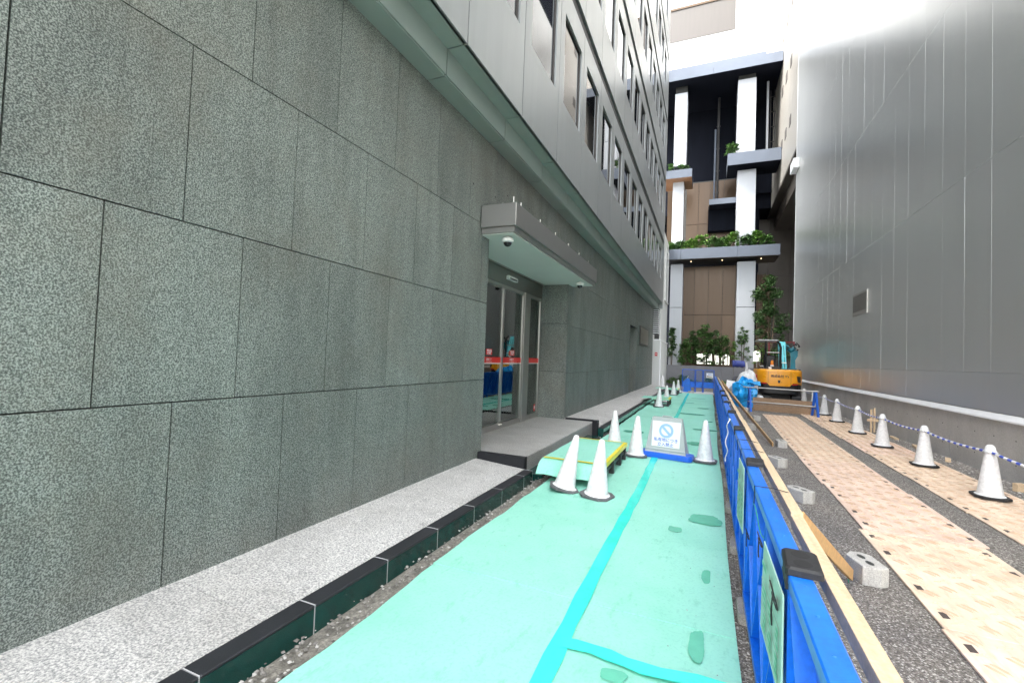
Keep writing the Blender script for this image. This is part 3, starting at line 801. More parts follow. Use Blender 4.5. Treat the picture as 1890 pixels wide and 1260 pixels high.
uf.build('upper_facade', pbr('white upper facade', (.80, .80, .79), .35, 0, .02, 1), E_)
gl = MB(); gl.box(-6, 1.45, 38.86, 38.895, 28.1, 30.75); gl.build('grey_band', M['grey_louvre'], E_)
wb_ = MB(); wb_.box(-6.1, 1.5, 38.8, 38.895, 30.76, 30.95); wb_.build('band_cap', M['brown'], E_)
pk = MB(); pk.box(3.5, 3.8, 38.85, 38.895, 24.36, 45); pk.build('pilaster', pbr('beige pilaster', (.62, .55, .45), .5, 0, .03, 1), E_)
dp = MB(); dp.tube([(.20, 39.0, 14.46), (.20, 39.0, 20.3)], .07, 8); dp.build('downpipe', M['ledge'], E_, True)
dp = MB(); dp.tube([(.42, 39.3, 14.46), (.42, 39.3, 23.0)], .09, 8)
for z in (15.2, 17, 18.8, 20.6): dp.lathe([(.12, z), (.12, z + .12)], 10, 0, Matrix.Translation((.42, 39.3, 0)))
dp.build('downpipe', M['dark_steel'], E_, True)
dp = MB(); dp.tube([(3.72, 38.0, 17.0), (3.72, 38.0, 22.9)], .08, 8); dp.build('downpipe', M['white_panel'], E_, True)
ldr = MB(); ldr.tube([(3.98, 38.6, 17.0), (3.98, 38.6, 22.5)], .035, 6); ldr.tube([(4.25, 38.6, 17.0), (4.25, 38.6, 22.5)], .035, 6)
for k in range(5): ldr.tube([(3.98, 38.6, 17.4 + k * 1.15), (4.3, 38.6, 17.4 + k * 1.15)], .03, 6)
ldr.build('wall_ladder', M['dark_steel'], E_)
pw = MB()
for a, b in zip([-2.74, -.9, .95, 2.8, 4.7], [-.9, .95, 2.8, 4.7, 9.0]): pw.box(a + .004, b - .004, 35.4, 35.65, -.1, 1.47)
pw.box(-2.74, 9, 35.651, 37.9, -.1, 1.40, 1)
pw.build('planter_wall', [pbr('grey planter concrete', (.20, .20, .215), .6, 0, .1, 1.2), pbr('planter soil', (.05, .038, .028), .95, 0, .3, 8)], E_)
lw = MB()
for a, b in ((-.75, -.1), (0, .35), (.5, .8), (.98, 1.35), (1.42, 1.52)): lw.box(a, b, 37.97, 37.995, 1.62, 2.4)
lw.build('passage_glow', M['pale_glow'], E_)  # glow panels added for the bright outdoors seen through an open passage
lwb = MB(); lwb.box(-1.84, 1.84, 37.996, 38.2, 1.4, 2.44); lwb.build('passage_backing', M['brown'], E_)  # added backing that closes the open passage behind the glow panels

# ================================================================== PROPS
# ---- traffic cones
def make_cone(name, label, m, base_m, knob=False, group='white traffic cones by the mat'):
    t = thing(name, label, 'traffic cone', (0, 0, 0), group, local=True)
    b_ = MB()
    prof = [(.158, .03), (.157, .036), (.146, .046), (.135, .052), (.128, .09), (.05, .60), (.034, .685), (.026, .695), (.012, .70)]
    if knob: prof = [(.158, .03), (.157, .036), (.146, .046), (.135, .052), (.128, .09), (.062, .575), (.060, .60), (.066, .605), (.066, .625), (.056, .64), (.050, .68), (.03, .705), (.01, .71)]
    b_.lathe(prof, 32); b_.build('cone_body', m, t, True)
    b_ = MB(); s = .185; c = .075
    ring = [(-s + c, -s), (s - c, -s), (s, -s + c), (s, s - c), (s - c, s), (-s + c, s), (-s, s - c), (-s, -s + c)]
    b_.prism(ring, .004, .036, 'z'); b_.build('cone_base', base_m, t, bevel=.006)
    return t
cone0 = make_cone('traffic_cone', 'white cone tilting against the step platform, next to the rubble edge', M['cone_white'], M['rubber_grey'])
def put(proto, first, loc, rot, label):
    o = proto if first else copy_tree(proto)
    o.location = loc; o.rotation_euler = rot
    o['label'] = label
    return o
put(cone0, True, (-1.64, 5.66, .03), (R(-2), R(12), .3), 'white cone leaning over the rubble edge at the near corner of the large step platform')
for loc, rot, lab in [
    ((-1.20, 5.58, .026), (0, R(4), -.25), 'white cone standing upright in front of the large step platform on the mat'),
    ((-1.60, 8.86, .026), (0, 0, .1), 'white cone half hidden behind the large step platform beside the kerb'),
    ((-1.12, 8.28, .026), (0, R(2), .2), 'white cone just left of the no entry sign board'),
    ((.00, 8.47, .026), (0, 0, -.12), 'white cone between the no entry sign board and the blue fence'),
    ((-1.60, 17.55, .026), (0, R(2), 0), 'white cone in front of the middle step platform'),
    ((-1.50, 19.75, .026), (0, 0, 0), 'white cone just behind the middle step platform'),
    ((-1.52, 24.3, .026), (0, 0, 0), 'white cone in front of the farthest step platform'),
    ((-1.42, 26.4, .026), (0, 0, 0), 'white cone behind the farthest step platform by the wire mesh fence'),
    ((-2.45, 28.9, .16), (0, 0, 0), 'white cone on the far end of the granite ledge by the white wall')]:
    put(cone0, False, loc, rot, lab)
cone1 = make_cone('traffic_cone', 'x', M['cone_dirty'], M['rubber'], True, 'white cones linked by striped bars along the concrete wall')
CR = [(3.50, 6.3), (3.55, 8.28), (3.57, 10.38), (3.53, 12.34), (3.62, 14.48), (3.75, 17.11), (3.91, 19.6), (3.98, 21.8), (4.05, 24.2)]
labs = ['cone just outside the near end of the striped bars', 'largest grey white cone holding the striped bar on the beige boards', 'second largest cone under the striped bar, before the rightmost wall joint',
        'cone with striped bar standing beside the small wooden cross stake', 'cone with striped bar just beyond the wooden cross stake', 'cone with striped bar, second from the blue barrier stand',
        'cone with striped bar nearest the blue barrier stand', 'cone partly hidden behind the blue barrier stand', 'farthest cone of the row, beside the excavator tracks']
for k, (x, y) in enumerate(CR):
    put(cone1, k == 0, (x, y, .03 if k < 6 else .005), (0, 0, random.uniform(-.2, .2)), labs[k])
blabs = ['blue and white striped bar leaving the frame from the largest cone', 'blue and white striped bar between the two largest cones', 'blue and white striped bar between second and third largest cones',
         'striped bar passing the wooden cross stake', 'striped bar beyond the wooden cross stake', 'striped bar two spans before the blue barrier stand', 'striped bar at the blue barrier stand', 'farthest striped bar beside the excavator']
for k in range(len(CR) - 1):
    (xa, ya), (xb, yb) = CR[k], CR[k + 1]
    za = .64 if k < 6 else .615; zb = .64 if k + 1 < 6 else .615
    t = thing('cone_bar', blabs[k], 'bar', ((xa + xb) / 2, (ya + yb) / 2, .6), 'blue and white bars between the cones')
    b_ = MB(); P0 = Vector((xa, ya, za)); P1 = Vector((xb, yb, zb)); d = (P1 - P0).normalized()
    a0 = P0 + d * .06; L = (P1 - P0).length - .12; n = int(round(L / .095))
    for i in range(n):
        s0, s1 = i / n, (i + 1) / n - .002 / L
        sg = lambda s_: a0 + d * (L * s_) + Vector((0, 0, -.035 * 4 * s_ * (1 - s_)))
        b_.tube([sg(s0), sg(s1)], .0175, 10, i % 2)
    b_.build('striped_tube', [M['stripe_white'], M['stripe_blue']], t, True)
    for q in (P0, P1):
        b_ = MB(); pts = [(q.x + .072 * math.cos(a), q.y + .072 * math.sin(a), q.z) for a in [2 * math.pi * i / 20 for i in range(21)]]
        b_.tube(pts, .008, 6); b_.build('end_ring', M['stripe_white'], t, True)

# ---- step platforms
def platform(label, x0, x1, y0, y1, z, flap, tongue, group='turquoise step platforms'):
    t = thing('step_platform', label, 'platform', ((x0 + x1) / 2, (y0 + y1) / 2, 0), group)
    fr = MB(); q = .035
    fr.box(x0 + .02, x1 - .02, y0 + .02, y1 - .02, z - .05, z - .012)
    fr.build('deck_board', M['timber_dk'], t)
    for yy in (y0 + .12, (y0 * .62 + y1 * .38), (y0 * .3 + y1 * .7), y1 - .12):
        for xx in (x0 + .1, x1 - .04):
            b_ = MB(); b_.box(xx - q, xx + q, yy - q, yy + q, .03, z - .051); b_.build('leg', M['dark_steel'], t)
    for xx in (x1 - .045, x0 + .1):
        b_ = MB(); b_.box(xx - .015, xx + .015, y0 + .05, y1 - .05, z - .16, z - .115); b_.build('rail', M['dark_steel'], t)
    mb = MB(); prof = []
    n = 14
    for i in range(n + 1):   # flap curves down at the near end, then flat
        a = i / n; prof.append((y0 - flap * (1 - a) ** 1.0, z - (.16 if flap > .1 else .03) * (1 - a) ** 1.8))
    prof += [(y0 + (y1 - y0) * i / 8, z + .003 * math.sin(i * 2)) for i in range(1, 9)]
    xs_ = [x0 + (x1 - x0) * j / 8 for j in range(9)]
    vs = []
    for i, (yy, zz) in enumerate(prof):
        for j, xx in enumerate(xs_):
            w_ = .012 * math.sin(j * 1.3 + i * .3) if i < n else .002 * math.sin(j * 2)
            vs.append((xx, yy, zz + w_ * (1 if i < n - 4 else .2)))
    m_ = len(xs_); N = len(prof)
    f1 = [(i * m_ + j, i * m_ + j + 1, (i + 1) * m_ + j + 1, (i + 1) * m_ + j) for i in range(N - 1) for j in range(m_ - 1)]
    mb.add(vs, f1); mb.add([(x, y, zz - .009) for x, y, zz in vs], f1)
    ed = [j for j in range(m_)] + [i * m_ + m_ - 1 for i in range(1, N)] + [(N - 1) * m_ + j for j in range(m_ - 2, -1, -1)] + [i * m_ for i in range(N - 2, 0, -1)]
    K = len(vs)
    for i in range(len(ed)):
        a, b = ed[i], ed[(i + 1) % len(ed)]; mb.f.append((a, b, K + b, K + a)); mb.m.append(0)
    mb.build('deck_mat', M['mat'], t, True)
    if tongue:
        mb = MB(); mb.box(x0 - tongue, x0 - .002, y0 + .15, y1 - .2, z - .006, z + .004); mb.build('side_mat', M['mat'], t)
    tp_ = MB(); zt = z + .0115
    tp_.box(x0 + .02, x1 - .0, y0 - .01, y0 + .045, zt, zt + .002); tp_.box(x1 - .055, x1 - .002, y0 + .046, y1 - .02, zt, zt + .002); tp_.box(x0 + .05, x1 - .056, y1 - .06, y1 - .02, zt, zt + .002)
    tp_.box(x1 + .0012, x1 + .004, y0 + .03, y1 - .02, z - .045, zt + .001)
    tp_.build('yellow_edging', M['yellow_tape'], t)
    return t
platform('large turquoise step platform with yellow edges in front of the glazed entrance', -2.10, -1.22, 6.12, 7.98, .285, .26, 0)
platform('smaller turquoise step platform with yellow edges halfway along the ledge', -1.86, -1.27, 17.85, 19.15, .30, .02, .42)
platform('farthest turquoise step platform with yellow edges near the wire mesh fence', -1.86, -1.32, 24.7, 26.0, .30, .02, .6)
st = thing('granite_slab', 'pale granite slab bridging the kerb below the porch', 'slab', (-2.2, 9.6, 0))

bpy.data.objects.remove(st)

# ---- no entry sign board
S = thing('sign_board', 'grey A-frame no entry board with blue weighted base standing on the mat', 'sign board', (-.615, 8.43, .026), local=True, rotz=R(-9.5))
b_ = MB()
pr = []
for a in [i * math.pi / 10 for i in range(11)]: pr.append((.44 - .07 + .07 * math.sin(a), 0))
def pill(w, d, r):
    pts = []
    for cx, cy, a0 in ((w - r, -d + r, -90), (w - r, d - r, 0), (-w + r, d - r, 90), (-w + r, -d + r, 180)):
        for k in range(7): a = R(a0 + 15 * k); pts.append((cx + r * math.cos(a), cy + r * math.sin(a)))
    return pts
b_.prism(pill(.44, .16, .08), 0, .1, 'z'); b_.build('weighted_base', M['sign_blue'], S, bevel=.02)
for sg in (-1, 1):
    b_ = MB(); n = (0, sg, 0)
    def P(x, z, o=0): # face leans towards the top
        y = sg * (.125 - .095 * (z - .08) / .62) + sg * o
        return (x, y, z)
    def halfw(z): return .345 - (.345 - .25) * (z - .08) / .62
    lv_ = [.08, .10, .125, .15, .175, .20, .62, .655, .69, .70]
    out = []; 
    for i, z in enumerate(lv_):
        o = .012 if i in (1, 3) else 0
        hw = halfw(z) - (.02 if i == 9 else 0)
        out.append([P(-hw, z, o), P(hw, z, o), P(hw, z, -.028), P(-hw, z, -.028)])
    vs = [p for r_ in out for p in r_]
    fs = []
    for i in range(len(out) - 1):
        for j in range(4): fs.append((4 * i + j, 4 * i + (j + 1) % 4, 4 * i + 4 + (j + 1) % 4, 4 * i + 4 + j))
    fs += [(0, 1, 2, 3), tuple(4 * (len(out) - 1) + j for j in range(4))]
    b_.add(vs, fs); bo = b_.build('board_face', M['sign_grey'], S)
    # sheet
    b_ = MB(); c = [(-.235, .20), (.235, .20), (.24, .63), (-.24, .63)]
    b_.add([P(x, z, .004) for x, z in c] + [P(x, z, .0005) for x, z in c], [(0, 1, 2, 3), (0, 4, 5, 1), (1, 5, 6, 2), (2, 6, 7, 3), (3, 7, 4, 0)])
    b_.build('sign_sheet', M['sign_white'], bo)
    if sg < 0:
        b_ = MB(); v0 = Vector(P(0, .2, .006)); up = Vector(P(0, .6, .006)) - v0
        T = frame(P(0, .475, .0065), (1, 0, 0), up)
        ns = 48
        vs = []
        for i in range(ns):
            a = 2 * math.pi * i / ns
            for r_ in (.122, .082): vs.append((r_ * math.cos(a), r_ * math.sin(a), 0))
        b_.add(vs, [(2 * i, 2 * ((i + 1) % ns), 2 * ((i + 1) % ns) + 1, 2 * i + 1) for i in range(ns)], 0, T)
        T2 = frame(P(0, .475, .0066), (1, 0, 0), up) @ Matrix.Rotation(R(-45), 4, 'Z')
        b_.add([(-.083, -.021, 0), (.083, -.021, 0), (.083, .021, 0), (-.083, .021, 0)], [(0, 1, 2, 3)], 0, T2)
        T = frame(P(0, .322, .0066), (1, 0, 0), up); text_mb(b_, '私有地につき', .40, 1, T, .012)
        T = frame(P(0, .245, .0066), (1, 0, 0), up); text_mb(b_, '立入禁止', .265, 1, T, .012)
        b_.build('no_entry_print', [M['ring_blue'], M['text_blue']], bo)
b_ = MB(); b_.tube([(-.09, -.015, .69), (-.07, -.015, .72), (.07, -.015, .72), (.09, -.015, .69)], .012, 8); b_.box(-.22, .22, -.03, .03, .66, .697); b_.build('carry_handle', M['sign_grey'], S)

# ---- blue plastic fence
FXL, FXR, PH = .262, .335, 1.0
def fence_panel_mesh():
    b_ = MB(); L = 1.80; xm = (FXL + FXR) / 2
    y0, y1 = .006, L - .006; z0, z1 = .075, PH
    b_.bbox(FXL, FXR, y0, y1, z1 - .028, z1, .005)               # top flange
    b_.box(FXL + .002, FXL + .008, y0, y1, z1 - .05, z1 - .0285); b_.box(FXR - .008, FXR - .002, y0, y1, z1 - .05, z1 - .0285)
    b_.box(FXL - .004, FXR + .004, y0, y1, z0, z0 + .045)        # bottom flange
    for ya in (y0, y1 - .04): b_.box(FXL + .002, FXR - .002, ya, ya + .04, z0 + .0455, z1 - .0285)
    b_.box(xm + .022, xm + .028, y0 + .0405, y1 - .0405, z0 + .0455, z1 - .0285)   # web sheet
    def rib(ya, za, yb, zb, w=.008):
        d = Vector((0, yb - ya, zb - za)); l = d.length; d.normalize(); n = Vector((0, -d.z, d.y)) * w / 2
        vs = []
        for x in (FXL + .003, FXR - .003):
            for p, s in (((ya, za), -1), ((ya, za), 1), ((yb, zb), 1), ((yb, zb), -1)):
                vs.append((x, p[0] + n.y * s, p[1] + n.z * s))
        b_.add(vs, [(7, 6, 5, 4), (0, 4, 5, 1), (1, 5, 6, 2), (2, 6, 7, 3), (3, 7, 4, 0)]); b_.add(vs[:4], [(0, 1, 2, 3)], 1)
    A_, B_ = z0 + .05, z1 - .033
    nn = 3; w = (y1 - y0 - .084) / nn; ys = y0 + .042; mid = (A_ + B_) / 2
    for k in range(nn):
        ya, yb = ys + k * w, ys + (k + 1) * w; ym = (ya + yb) / 2
        if k: rib(ya, A_, ya, B_)
        rib(ya + .006, B_ - .004, ym, mid + .004); rib(yb - .006, B_ - .004, ym, mid + .004)
        rib(ya + .006, A_ + .004, ym, mid - .004); rib(yb - .006, A_ + .004, ym, mid - .004)
    for zz in (A_ + .27, B_ - .27):
        pass
    for k in range(9):                                           # rivet marks on top
        b_.lathe([(.006, z1 - .001), (.004, z1 + .0022)], 8, 0, Matrix.Translation((xm, .15 + k * .19, 0)))
    return b_
pm = fence_panel_mesh()
FY0 = .07
flabs = ['nearest blue fence panel, cut off by the bottom of the frame', 'blue fence panel carrying the mint plan sheet with black cords', 'blue fence panel right after the nearest black rubber cap with two holes', 'third blue fence panel seen beyond the nearest black rubber cap',
         'blue fence panel with the white rope hanging over it']
P0 = thing('fence_panel', flabs[0], 'fence panel', (0, FY0, 0), 'blue plastic fence panels', local=True)
pm.build('panel_body', [M['fence_blue'], pbr('blue plastic edge highlight', (.05, .26, .74), .5, 0, .2, 9)], P0)  # lighter blue rib fronts: the edge highlight is put into the colour
b_ = MB(); b_.box(FXL + .01, FXR - .01, .1, .18, .0, .0745); b_.box(FXL + .01, FXR - .01, 1.62, 1.70, .0, .0745); b_.build('panel_foot', M['fence_blue'], P0)
def fence_x(y): return .0045 * (y - .9)
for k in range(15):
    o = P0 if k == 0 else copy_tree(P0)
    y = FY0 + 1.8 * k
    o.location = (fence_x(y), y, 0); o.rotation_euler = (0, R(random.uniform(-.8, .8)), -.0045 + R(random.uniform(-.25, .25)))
    if k == 0: l = flabs[0]
    elif k < 5: l = flabs[k]
    elif k == 14: l = 'farthest blue plastic fence panel, meeting the wire mesh fence'
    else: l = 'blue plastic fence panel, %s past the one with the white rope' % ['next', 'second', 'third', 'fourth', 'fifth', 'sixth', 'seventh', 'eighth', 'ninth'][k - 5]
    o['label'] = l
# black rubber caps on the joints
def cap(y, label, holes=True, rz=0.0):
    x = fence_x(y) + (FXL + FXR) / 2 + .012
    t = thing('rubber_cap', label, 'rubber cap', (x, y, PH), 'black rubber caps over the fence joints', local=True, rotz=rz)
    b_ = MB(); b_.bbox(-.052, .058, -.095, .095, .0025, .030, .008); b_.box(-.050, -.041, -.085, .085, -.05, .0024)
    b_.build('cap_body', M['rubber'], t)
    for yy in (-.042, .042):
        h = MB(); h.lathe([(.034, .0302), (.030, .0306)], 20, 0, Matrix.Translation((.003, yy, 0)) @ Matrix.Diagonal((.85, 1, 1, 1)))
        h.build('cap_hole', M['joint'], t)
for k, (dy, lab) in enumerate([(.0, 'nearest black rubber cap with two holes on the fence top'), (-.03, 'second nearest black rubber cap, in front of the plan sheet fence joint'), (0, 'black rubber cap beside the white rope'),
        (.02, 'fourth black rubber cap along the fence top'), (0, 'fifth black rubber cap along the fence top'), (0, 'sixth black rubber cap along the fence top'), (0, 'farthest black rubber cap on the fence top')]):
    cap(FY0 + 1.8 * (k + 1) + .02 + dy, lab, True, R(random.uniform(-5, 3)))
# plan sheets
def plan(label, y0, y1, z0, z1, tilt=0.0):
    t = thing('plan_sheet', label, 'sign', (FXL, (y0 + y1) / 2, z0), 'plan sheets tied to the fence')
    x = FXL - .012
    b_ = MB(); b_.add([(x, y0, z0 + tilt), (x - .012, y1, z0), (x - .004, y1, z1), (x, y0, z1 + tilt), (x + .005, y0, z0 + tilt), (x - .007, y1, z0), (x + .001, y1, z1), (x + .005, y0, z1 + tilt)],
        [(0, 1, 2, 3), (7, 6, 5, 4), (0, 4, 5, 1), (1, 5, 6, 2), (2, 6, 7, 3), (3, 7, 4, 0)])
    b_.build('sheet', M['mint'], t)
    d = MB(); rr = random.Random(int(y0 * 100)); 
    def P(u, v): # u along y, v up
        return (x - .0135 * u * 1 - .0025 - .0, y0 + (y1 - y0) * u, z0 + tilt * (1 - u) + (z1 - z0) * v)
    def rect(u0, u1, v0, v1, mi): d.add([P(u0, v0), P(u1, v0), P(u1, v1), P(u0, v1)], [(0, 1, 2, 3)], mi)
    for u in (.08, .36, .62, .9): rect(u, u + .012, .08, .62, 1)
    for v in (.08, .34, .62): rect(.08, .91, v, v + .015, 1)
    for i in range(3):
        for j in range(2):
            for q in range(3):
                uu = .1 + i * .275 + rr.uniform(0, .06); vv = .11 + j * .27 + q * .075
                rect(uu, uu + rr.uniform(.08, .18), vv, vv + .045, 0)
    rect(.12, .2, .74, .88, 1); rect(.45, .53, .74, .88, 1); rect(.68, .9, .78, .84, 0)
    d.build('plan_print', [M['mint_green'], M['mint_brown']], t)
plan('mint green plan sheet with site drawing tied to the fence by black cords', 1.80, 2.31, .57, .93)
plan('white and mint plan sheet hanging farther along the fence, seen edge on', 3.58, 4.02, .52, .97, .01)
def cord(name, pts, r, m, label, cat='cord'):
    b_ = MB(); b_.tube(pts, r, 6); return tag(b_.build(name, m, None, True), label, cat)
def bow(y, z, s, label, m=M['cord_black']):
    x = FXL - .03; pts = []
    for k in range(25):      # two loops, then two tails
        a = 2 * math.pi * k / 24; pts.append((x - .008 * math.sin(a), y + s * .5 * (1 - math.cos(a)) * .9, z + s * .42 * math.sin(a)))
    for k in range(25):
        a = 2 * math.pi * k / 24; pts.append((x - .008 * math.sin(a), y - s * .3 * (1 - math.cos(a)), z + s * .3 * math.sin(a) - s * .12 * (1 - math.cos(a))))
    for k in range(1, 12): pts.append((x - .004, y + s * (.25 * math.sin(k / 4)), z - s * .13 * k))
    for k in range(1, 10): pts.append((x - .004, y + s * (.25 * math.sin(11 / 4)) + s * .35 * math.sin(k / 9 * math.pi), z - s * 1.43 + s * .11 * k))
    cord('tie_cord', pts, .0026, m, label)
bow(1.86, .90, .075, 'black cord tied in a bow on the near edge of the plan sheet')
bow(2.32, .93, .055, 'black cord knot on the far edge of the plan sheet')
bow(2.95, .74, .05, 'black cord knot hanging on the fence beyond the plan sheet')
cord('twine', [(FXL - .012, 2.35 + .03 * k, .93 - .022 * math.sin(k / 9 * math.pi)) for k in range(18)], .0022, M['cord_green'], 'thin green twine strung beside the plan sheet')
rp = []
for k in range(50):
    a = k / 49; rp.append((FXL + .02 - .05 * math.sin(min(1, a * 1.3) * 1.57) - .012 * math.sin(a * 21), 6.3 - .35 * a + .05 * math.sin(a * 15), 1.012 + .02 * math.sin(a * 3) - .62 * max(0, a - .25)))
cord('rope', rp, .006, M['rope_white'], 'white rope hanging over the top of the blue fence', 'rope')
for y, lab in ((3.0, 'thin black cord lashed round the fence top near the second rubber cap'), (4.25, 'thin black cord lashed round the fence top past the second rubber cap'), (4.75, 'thin black cord lashed round the fence top before the white rope')):
    x0, x1 = fence_x(y) + FXL - .004, fence_x(y) + .43
    cord('lashing', [(x0, y + .02, .9), (x0, y, 1.004), (x0 + .04, y - .01, 1.005), (x0 + .09, y, 1.004), (x1, y + .02, .985), (x1 + .003, y + .03, .93)], .0028, M['cord_black'], lab)

# timber rails behind the fence and slanting braces
def board(name, a, b, w, h, m, label, cat='timber', group=None, up=(0, 0, 1)):
    a = Vector(a); b = Vector(b); d = (b - a).normalized(); s = d.cross(Vector(up)).normalized(); u = s.cross(d)
    vs = []
    for p in (a, b):
        for i, j in ((-1, -1), (1, -1), (1, 1), (-1, 1)): vs.append(tuple(p + s * (w / 2 * i) + u * (h / 2 * j)))
    mb = MB(); mb.add(vs, [(0, 1, 2, 3), (7, 6, 5, 4), (0, 4, 5, 1), (1, 5, 6, 2), (2, 6, 7, 3), (3, 7, 4, 0)])
    return tag(mb.build(name, m, None, bevel=.003), label, cat, group)
rl = ['nearest pine rail along the back of the fence top', 'second pine rail, overlapping above the nearest one', 'third pine rail along the fence top', 'fourth pine rail along the fence top', 'fifth pine rail along the fence top', 'sixth pine rail along the fence top', 'farthest pine rail along the fence top']
ry = [.2, 2.62, 6.4, 10.2, 14.0, 17.8, 21.6, 26.6]
for k in range(7):
    z = .945 if k % 2 == 0 else .958
    xo = .412
    board('timber_rail', (xo + fence_x(ry[k]), ry[k] + .01, z), (xo + fence_x(ry[k + 1]), ry[k + 1] + (.25 if k % 2 else 0), z), .052, .055, M['timber'], rl[k], 'timber', 'pine rails along the fence')
blk = [(1.22, 4.62, R(12), 'largest pale concrete block with two holes at the foot of the near brace'), (1.12, 6.85, R(35), 'pale concrete block lying alone between the first and second braces'), (1.12, 8.95, R(30), 'tilted concrete block just before the second brace foot'),
       (1.46, 11.1, R(5), 'concrete block at the foot of the second brace'), (1.08, 13.6, R(20), 'small concrete block near the fence beyond the second brace'), (1.42, 15.9, R(10), 'concrete block at the foot of the third brace'), (1.30, 18.6, R(0), 'farthest concrete block beside the blue barrier stand')]
def cblock(x, y, rz, label, s=1.0):
    t = thing('concrete_block', label, 'concrete block', (x, y, 0), 'concrete blocks on the gravel', local=True, rotz=rz)
    b_ = MB(); pl_ = [(-.10, -.16), (.03, -.19), (.11, -.15), (.11, .13), (.05, .19), (-.04, .19), (-.11, .1)]
    b_.prism([(a * s, b * s) for a, b in pl_], 0, .165 * s, 'z'); b_.build('block_body', M['concrete_block'], t, bevel=.012 * s)
    for dy in (-.07, .07):
        h = MB()
        h.prism([( .028 * math.cos(a) * s + .0, (.05 * math.sin(a) + dy) * s) for a in [k * math.pi / 6 for k in range(12)]], .165 * s, .1665 * s, 'z'); h.build('block_hole', M['gap'], t)
for k, (x, y, rz, lab) in enumerate(blk): cblock(x, y, rz, lab, .9 if k < 3 else .85)
board('timber_brace', (.45, 2.72, .93), (1.10, 4.50, .05), .022, .085, M['timber_dust'], 'nearest slanting timber brace from the fence rail down to the largest block', 'timber', 'slanting braces')
board('timber_brace', (.53, 19.6, .95), (1.30, 11.0, .05), .022, .085, M['timber_dust'], 'long slanting timber brace running down from the far fence to the second brace block', 'timber', 'slanting braces')
board('timber_brace', (.56, 20.6, .99), (1.28, 15.95, .05), .022, .085, M['timber_dust'], 'shorter far timber brace just in front of the blue tarpaulin', 'timber', 'slanting braces')
cord('twine', [(1.03 + .004 * k, 4.36 + .008 * k, .17 - .16 * k / 9) for k in range(10)], .003, M['cord_green'], 'green twine hanging on the largest concrete block')
M['foot_concrete'] = pbr('stained foot concrete', (.30, .285, .26), .85, 0, .2, 9, fine=.3, fs=120, bmp=.4, bs=120)
# small foot blocks on the mat side of the fence
for k in range(14):
    y = 2.32 + 1.2 * k
    if y > 19: break
    t = thing('foot_block', '%s small concrete foot block under the blue fence, counted from the near end' % ['first', 'second', 'third', 'fourth', 'fifth', 'sixth', 'seventh', 'eighth', 'ninth', 'tenth', 'eleventh', 'twelfth', 'thirteenth', 'fourteenth'][k], 'concrete block', (fence_x(y) + .262, y, .0), 'foot blocks under the fence', local=True, rotz=R(random.uniform(-6, 6)))
    b_ = MB(); b_.prism(pill(.052, .13, .03), 0, .074, 'z'); b_.build('block_body', M['foot_concrete'], t, bevel=.012)

# ---- plastic road boards
def road_board_mesh(L=1.98, Wd=1.0, pat=0):
    b_ = MB(); b_.bbox(-Wd / 2, Wd / 2, -L / 2, L / 2, .004, .019, .003, 0)
    b_.box(-Wd / 2 + .002, Wd / 2 - .002, -L / 2 + .002, L / 2 - .002, .0005, .0039, 2)
    def lens(cx, cy, l, w, h, a):
        c, s = math.cos(a), math.sin(a); vs = []
        for u, v, z in ((-l, 0, 0), (-l * .5, -w, 0), (l * .5, -w, 0), (l, 0, 0), (l * .5, w, 0), (-l * .5, w, 0), (-l * .55, 0, h), (l * .55, 0, h)):
            vs.append((cx + u * c - v * s, cy + u * s + v * c, .019 + z))
        b_.add(vs, [(0, 1, 6), (1, 2, 7, 6), (2, 3, 7), (3, 4, 7), (4, 5, 6, 7), (5, 0, 6)], 1)
    nx_, ny_ = 6, 13
    for i in range(nx_):
        for j in range(ny_):
            cx = -Wd / 2 + .11 + i * (Wd - .22) / (nx_ - 1); cy = -L / 2 + .10 + j * (L - .2) / (ny_ - 1)
            if (i + j) % 2 == 0:
                for q in (-.022, .022): lens(cx + q * .8, cy + q * .6, .060, .0065, .012, R(-53))
            else:
                for q in (-.022, .022): lens(cx + q, cy + q * .5, .031, .010, .010, R(28))
    return b_
def holes(Wd, L):
    b_ = MB()
    for sx in (-1, 1):
        for yy in (-.36, .36, -.8, .8):
            b_.prism([(sx * (Wd / 2 - .07) + .022 * a, yy * L / 2 + .05 * b) for a, b in ((-1, -1), (1, -.8), (1, 1), (-1, .8))], .0192, .0205, 'z')
    return b_
rbA = thing('road_board', 'x', 'road board', (0, 0, 0), 'beige plastic road boards', local=True)
road_board_mesh(pat=0).build('board_panel', [M['board'], M['board_rib'], M['board_edge']], rbA)
holes(1.0, 1.98).build('hand_hole', M['board_edge'], rbA)
lab1 = ['beige road board at the bottom right corner of the main track', 'beige road board beside the largest concrete block', 'beige road board just past the largest concrete block, pinkish', 'fourth beige road board of the main track', 'fifth beige road board of the main track',
        'sixth beige road board of the main track', 'seventh beige road board of the main track', 'last beige road board, reaching the blue barrier']
ya = [2.94, 4.93, 6.95, 8.94, 10.95, 12.94, 14.95, 16.9]
for k, y in enumerate(ya):
    o = rbA if k == 0 else copy_tree(rbA)
    o.location = (1.94 + .0235 * (y - 3) + (.04 if k == 2 else 0), y, .002); o.rotation_euler = (R(random.uniform(-.1, .1)), 0, -.02 + R(random.uniform(-.5, .5)) + (math.pi if k % 2 else 0)); o['label'] = lab1[k]
lab2 = ['near right edge road board, mostly out of frame', 'beige road board under the largest cone', 'beige road board between the two largest cones', 'beige road board under the second largest cone', 'right track road board beside the third cone', 'right track road board beside the cross stake', 'right track road board beyond the cross stake', 'last right track road board by the barrier stand']
